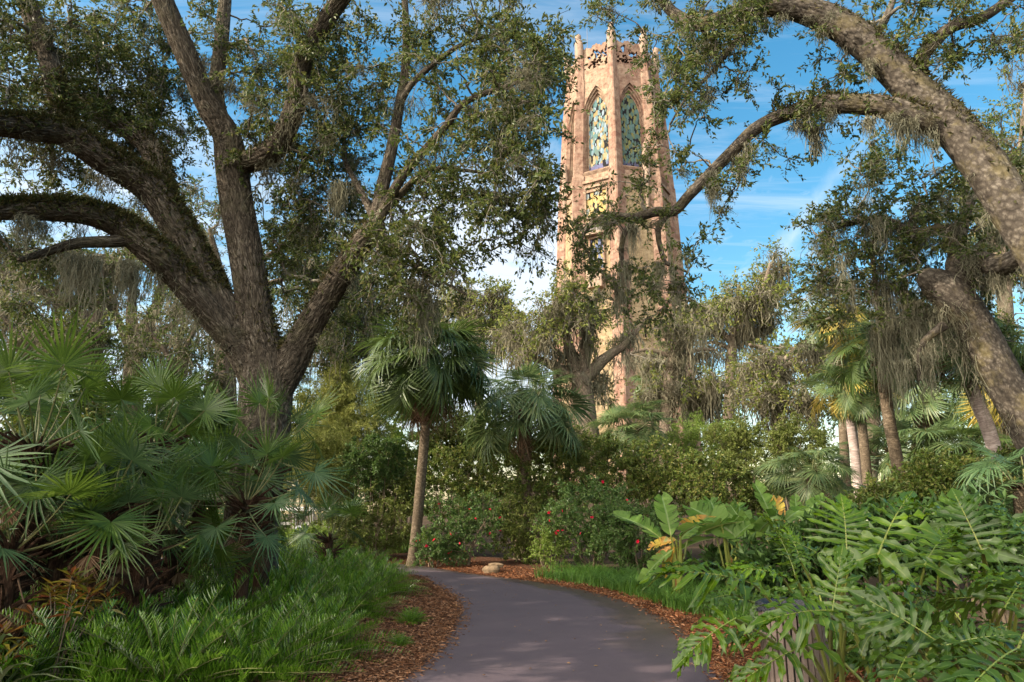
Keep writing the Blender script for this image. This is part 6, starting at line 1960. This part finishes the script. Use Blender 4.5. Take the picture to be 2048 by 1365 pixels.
philodendron('shaded split-leaf philodendron behind the slatted bin', bp5, [
    (1560, 1150, 6.2, 1470, 1120, 6.1, 1.0), (1600, 1120, 6.4, 1580, 1050, 6.6, 1.0), (1700, 1130, 6.4, 1760, 1060, 6.6, 1.0), (1470, 1190, 6.2, 1400, 1190, 6.0, 0.9), (1540, 1180, 6.0, 1500, 1230, 5.8, 0.9)],
    [(1.2, 0.8, 0.9, 0.2, 0.5), (2.3, 0.7, 0.9, 0.1, 0.5), (0.3, 0.7, 0.9, 0.1, 0.5), (3.6, 0.7, 0.8, 0.0, 0.5), (5.0, 0.6, 0.8, -0.1, 0.5)], PHD + PHL, 5)
bp6 = G(1870, 1340); bp6[2] = 0.02
philodendron('shaded split-leaf philodendron in the middle of the thicket', bp6, [
    (1800, 1140, 6.2, 1740, 1080, 6.3, 1.0), (1880, 1120, 6.2, 1900, 1050, 6.5, 1.0), (1960, 1160, 6.0, 2040, 1120, 6.0, 1.0)],
    [(1.2, 0.8, 1.0, 0.2, 0.55), (2.3, 0.7, 1.0, 0.1, 0.55), (0.3, 0.7, 1.0, 0.1, 0.55), (3.6, 0.7, 0.9, 0.0, 0.5), (5.0, 0.6, 0.9, -0.1, 0.5), (4.3, 0.6, 0.9, 0.0, 0.5)], PHD, 6)


# ------------------------------------------------------------------ banana plants
def banana_mesh(seed, mat, Wd=0.20, tears=7):
    Wd *= 1.12
    r = np.random.default_rng(seed)
    b = Buf()
    K = 30
    t = np.linspace(0, 1, K)
    wv = Wd * np.clip(np.sin(np.clip(t * 0.93 + 0.06, 0, 1) * PI), 0, 1) ** 0.42
    bend = -0.28 * t ** 2.0
    for sg in (1, -1):
        cuts = np.sort(r.choice(np.arange(3, K - 2), tears, replace=False))
        segs = np.split(np.arange(K - 1), cuts)
        for si, seg in enumerate(segs):
            if len(seg) == 0:
                continue
            k = np.concatenate([seg, [seg[-1] + 1]])
            u = np.linspace(0, 1, 5)
            dr = r.uniform(0.05, 0.75) * (0.35 if si % 3 else 1)
            sk = r.normal() * 0.04
            X = t[k][:, None] + (0.10 * u ** 1.3 + sk * u ** 2)[None]
            shrink = np.where((np.arange(len(k)) == 0) | (np.arange(len(k)) == len(k) - 1), 0.93, 1.0)[:, None]
            Y = wv[k][:, None] * u[None] * shrink
            Z = bend[k][:, None] + 0.35 * Y - dr * Y ** 2 / Wd * 1.2 + 0.006 * np.sin(np.arange(len(k)) * 2.2)[:, None] * u[None]
            V = np.stack([X, Y * sg, Z], -1).reshape(-1, 3)
            q = np.arange(4)[None] + np.arange(len(k) - 1)[:, None] * 5
            F = np.stack([q, q + 1, q + 6, q + 5], -1).reshape(-1, 4)
            b.add(V, F if sg > 0 else F[:, ::-1], 0, np.stack([np.broadcast_to(u, X.shape), X], -1).reshape(-1, 2))
    tubes(np.stack([t, 0 * t, bend - 0.006], 1), np.linspace(0.013, 0.003, K), 5, b, 1)
    return b.mesh('leaf', [mat, 'philo_stalk'], False)


BN = [banana_mesh(1, 'banana_leaf'), banana_mesh(2, 'banana_leaf', 0.22, 4), banana_mesh(3, 'banana_leaf', 0.19, 10)]
BY = [banana_mesh(4, 'banana_yellow', 0.19, 9)]
BD = [banana_mesh(5, 'banana_dead', 0.13, 14)]


def banana(label, px, Y, leaves, rnd, sd):
    r = np.random.default_rng(sd)
    base = on_ground(px, Y)
    root = thing('banana_plant', label, 'plant', base, 'banana plants beyond the bend')
    V, F, U = tubes(np.array([[0, 0, 0], [0.02, 0, 0.35], [0.0, 0.01, 0.75]]), np.array([0.085, 0.07, 0.045]), 10)
    part('stem', make_mesh('stem', V, [F], 'banana_dead', True, U), root)
    for (a, b_, c, d, mt, wd) in leaves:
        H, T = P(a, b_, Y - 0.15), P(c, d, Y + r.normal() * 0.25)
        view = norm(EYE - H)
        place_leaf(root, base, (BN if mt == 'g' else BY if mt == 'y' else BD)[r.integers(0, 3 if mt == 'g' else 1)], H, T, norm(np.array([0, 0, 0.6]) + view * 0.9 + r.normal(size=3) * 0.35), wd, 'philo_stalk', 0.03)
    for i in range(rnd):
        az = i * 2.4 + r.uniform(0, 1)
        H = base + np.array([math.cos(az) * 0.22, math.sin(az) * 0.22, 0.95 + r.uniform(-0.2, 0.2)])
        T = H + np.array([math.cos(az), math.sin(az), r.uniform(-0.2, 0.9)]) * r.uniform(0.65, 0.95)
        place_leaf(root, base, BN[r.integers(0, 3)], H, T, norm(np.array([0, 0, 1.0]) + r.normal(size=3) * 0.3), r.uniform(0.9, 1.2), 'philo_stalk', 0.025)


banana('banana plant with an upright leaf and an orange withered one at the path side', 1345, 11.6, [(1342, 1072, 1326, 980, 'g', 1.25), (1352, 1080, 1292, 1085, 'y', 1.0), (1342, 1092, 1300, 1120, 'd', 0.9), (1346, 1100, 1272, 1150, 'g', 0.9), (1360, 1080, 1400, 1040, 'g', 1.1), (1350, 1095, 1372, 1140, 'd', 1.0), (1348, 1090, 1320, 1150, 'y', 0.8)], 3, 1)
banana('banana plant with a broad tilted leaf, second from the path', 1455, 11.8, [(1478, 1078, 1384, 1000, 'g', 1.3), (1445, 1058, 1415, 985, 'g', 1.2), (1440, 1040, 1365, 1040, 'y', 0.8), (1462, 1085, 1500, 1040, 'g', 1.2)], 4, 2)
banana('banana plant with narrow folded upright leaves in the middle of the row', 1492, 12.2, [(1490, 1070, 1478, 985, 'g', 0.8), (1500, 1060, 1455, 1010, 'g', 1.2), (1500, 1060, 1520, 1010, 'g', 1.0)], 4, 3)
banana('banana plant whose tall leaf is half yellow', 1548, 12.0, [(1545, 1048, 1524, 962, 'g', 1.3), (1556, 1060, 1548, 990, 'y', 1.3), (1560, 1055, 1600, 1000, 'g', 1.2), (1550, 1060, 1590, 1060, 'y', 0.9)], 4, 4)
banana('banana plant at the inner end of the row before the palmetto', 1612, 12.6, [(1604, 1040, 1640, 985, 'g', 1.2), (1596, 1040, 1588, 985, 'g', 1.0), (1620, 1050, 1665, 1010, 'g', 1.1)], 4, 5)


# ------------------------------------------------------------------ litter bin, rock, white rail, sign, loose cane
def litter_bin():
    Y = 5.25
    c = P(1581, 1212, Y)
    base = np.array([c[0], c[1], 0.02])
    top = c[2] - 0.02
    root = thing('litter_bin', 'round slatted wooden litter bin with a dark bag, half hidden by philodendron leaves', 'bin', base)
    R = 0.215
    b = Buf()
    n = 30
    for i in range(n):
        a = i * 2 * PI / n
        b.box((math.cos(a) * R, math.sin(a) * R, 0.06 + (top - 0.08) / 2), (0.022, 2 * PI * R / n * 0.74, top - 0.08), a)
    part('slats', b.mesh('slats', ['can_slat']), root)
    a = np.arange(33) * 2 * PI / 32

    def ringmesh(prof, name, mat):
        V = np.concatenate([np.stack([np.cos(a) * r_, np.sin(a) * r_, 0 * a + z], 1) for r_, z in prof])
        i = np.arange(32)[None] + np.arange(len(prof) - 1)[:, None] * 33
        F = np.stack([i, i + 1, i + 34, i + 33], -1).reshape(-1, 4)
        part(name, make_mesh(name, V, [F], mat, True), root)
    ringmesh([(R - 0.022, 0.02), (R - 0.02, top - 0.05), (R - 0.03, top - 0.06), (R - 0.05, top - 0.5)], 'liner', 'can_dark')
    ringmesh([(R + 0.014, 0.18), (R + 0.018, 0.18), (R + 0.018, 0.21), (R + 0.014, 0.21)], 'hoop', 'can_dark')
    # crumpled bag folded over the rim
    prof = [(R - 0.03, top - 0.10), (R - 0.025, top + 0.012), (R + 0.0, top + 0.03), (R + 0.022, top + 0.012), (R + 0.026, top - 0.035)]
    V = np.concatenate([np.stack([np.cos(a) * (r_ + 0.006 * np.sin(a * 11 + q)), np.sin(a) * (r_ + 0.006 * np.sin(a * 11 + q)), 0 * a + z + 0.010 * np.sin(a * 7 + q * 0.7) * (q == 4)], 1) for q, (r_, z) in enumerate(prof)])
    i = np.arange(32)[None] + np.arange(len(prof) - 1)[:, None] * 33
    F = np.stack([i, i + 1, i + 34, i + 33], -1).reshape(-1, 4)
    part('bag', make_mesh('bag', V, [F], 'bin_bag', True), root)


litter_bin()


def rock(name, label, px, py, size, sd, z=0.0, group=None):
    r = np.random.default_rng(sd)
    g = G(px, py)
    bm = bmesh.new()
    bmesh.ops.create_icosphere(bm, subdivisions=3, radius=1)
    for v in bm.verts:
        p = np.array(v.co)
        q = np.clip(p * 1.6, -1, 1) * 0.85 + p * 0.15
        s = 1 + 0.10 * math.sin(p[0] * 4.1 + sd) + 0.08 * math.sin(p[1] * 5.3 + 2 * sd) + 0.07 * math.sin(p[2] * 7.7) + r.normal() * 0.015
        v.co = Vector(q * np.array(size) * s)
    me = bpy.data.meshes.new(name)
    bm.to_mesh(me); bm.free()
    me.materials.append(MATS['stone'])
    for p in me.polygons:
        p.use_smooth = True
    o = part(name, me, None, (g[0], g[1], size[2] * 0.8 + z))
    o['label'] = label; o['category'] = 'rock'
    if group:
        o['group'] = group


rock('rock', 'pale flat-sided rock at the tip of the grass border', 983, 1148, (0.19, 0.15, 0.09), 1, group='pale rocks by the grass border')
rock('rock', 'flat pale rock lying on top of the larger one', 992, 1147, (0.17, 0.13, 0.04), 2, 0.14, group='pale rocks by the grass border')


def white_rail():
    Y = 30.0
    x0, x1 = P(548, 1018, Y)[0], P(668, 1018, Y)[0]
    z = P(600, 1018, Y)[2]
    g = float(gh((x0 + x1) / 2, Y))
    root = thing('barrier', 'white-topped rail on grey posts glimpsed across the lawn behind the oak', 'barrier', ((x0 + x1) / 2, Y, g))
    w_ = x1 - x0
    b = Buf(); b.box((0, 0, z - g), (w_, 0.3, 0.15)); part('top_rail', b.mesh('top_rail', ['white_paint']), root)
    for i in range(4):
        b = Buf(); b.box((-w_ / 2 + 0.2 + i * (w_ - 0.4) / 3, 0, (z - g - 0.08) / 2), (0.16, 0.16, z - g - 0.08)); part('post', b.mesh('post', ['grey_post']), root)
    b = Buf(); b.box((0, 0.02, (z - g) * 0.5), (w_ - 0.3, 0.06, 0.12)); part('lower_rail', b.mesh('lower_rail', ['grey_post']), root)


white_rail()


def round_sign():
    Y = 19.0
    c = P(597, 1059, Y)
    root = thing('round_sign', 'small round white sign with a blue emblem on a stake in the lawn', 'sign', (c[0], c[1], 0))
    a = np.arange(24) * 2 * PI / 24

    def disc(r_, y, name, mat, par):
        V = np.concatenate([np.stack([np.cos(a) * r_, 0 * a + y, np.sin(a) * r_ + c[2]], 1), np.stack([np.cos(a) * r_, 0 * a + y + 0.02, np.sin(a) * r_ + c[2]], 1)])
        i = np.arange(24); j = (i + 1) % 24
        return part(name, make_mesh(name, V, [np.stack([i, j, j + 24, i + 24], 1), i[None], (i + 24)[None, ::-1]], mat), par)
    q = disc(0.10, 0, 'panel', 'white_paint', root)
    disc(0.052, -0.022, 'emblem', 'sign_blue', q)
    b = Buf(); b.box((0, 0.035, (c[2] - 0.02) / 2), (0.03, 0.02, c[2])); part('stake', b.mesh('stake', ['grey_post']), root)


round_sign()
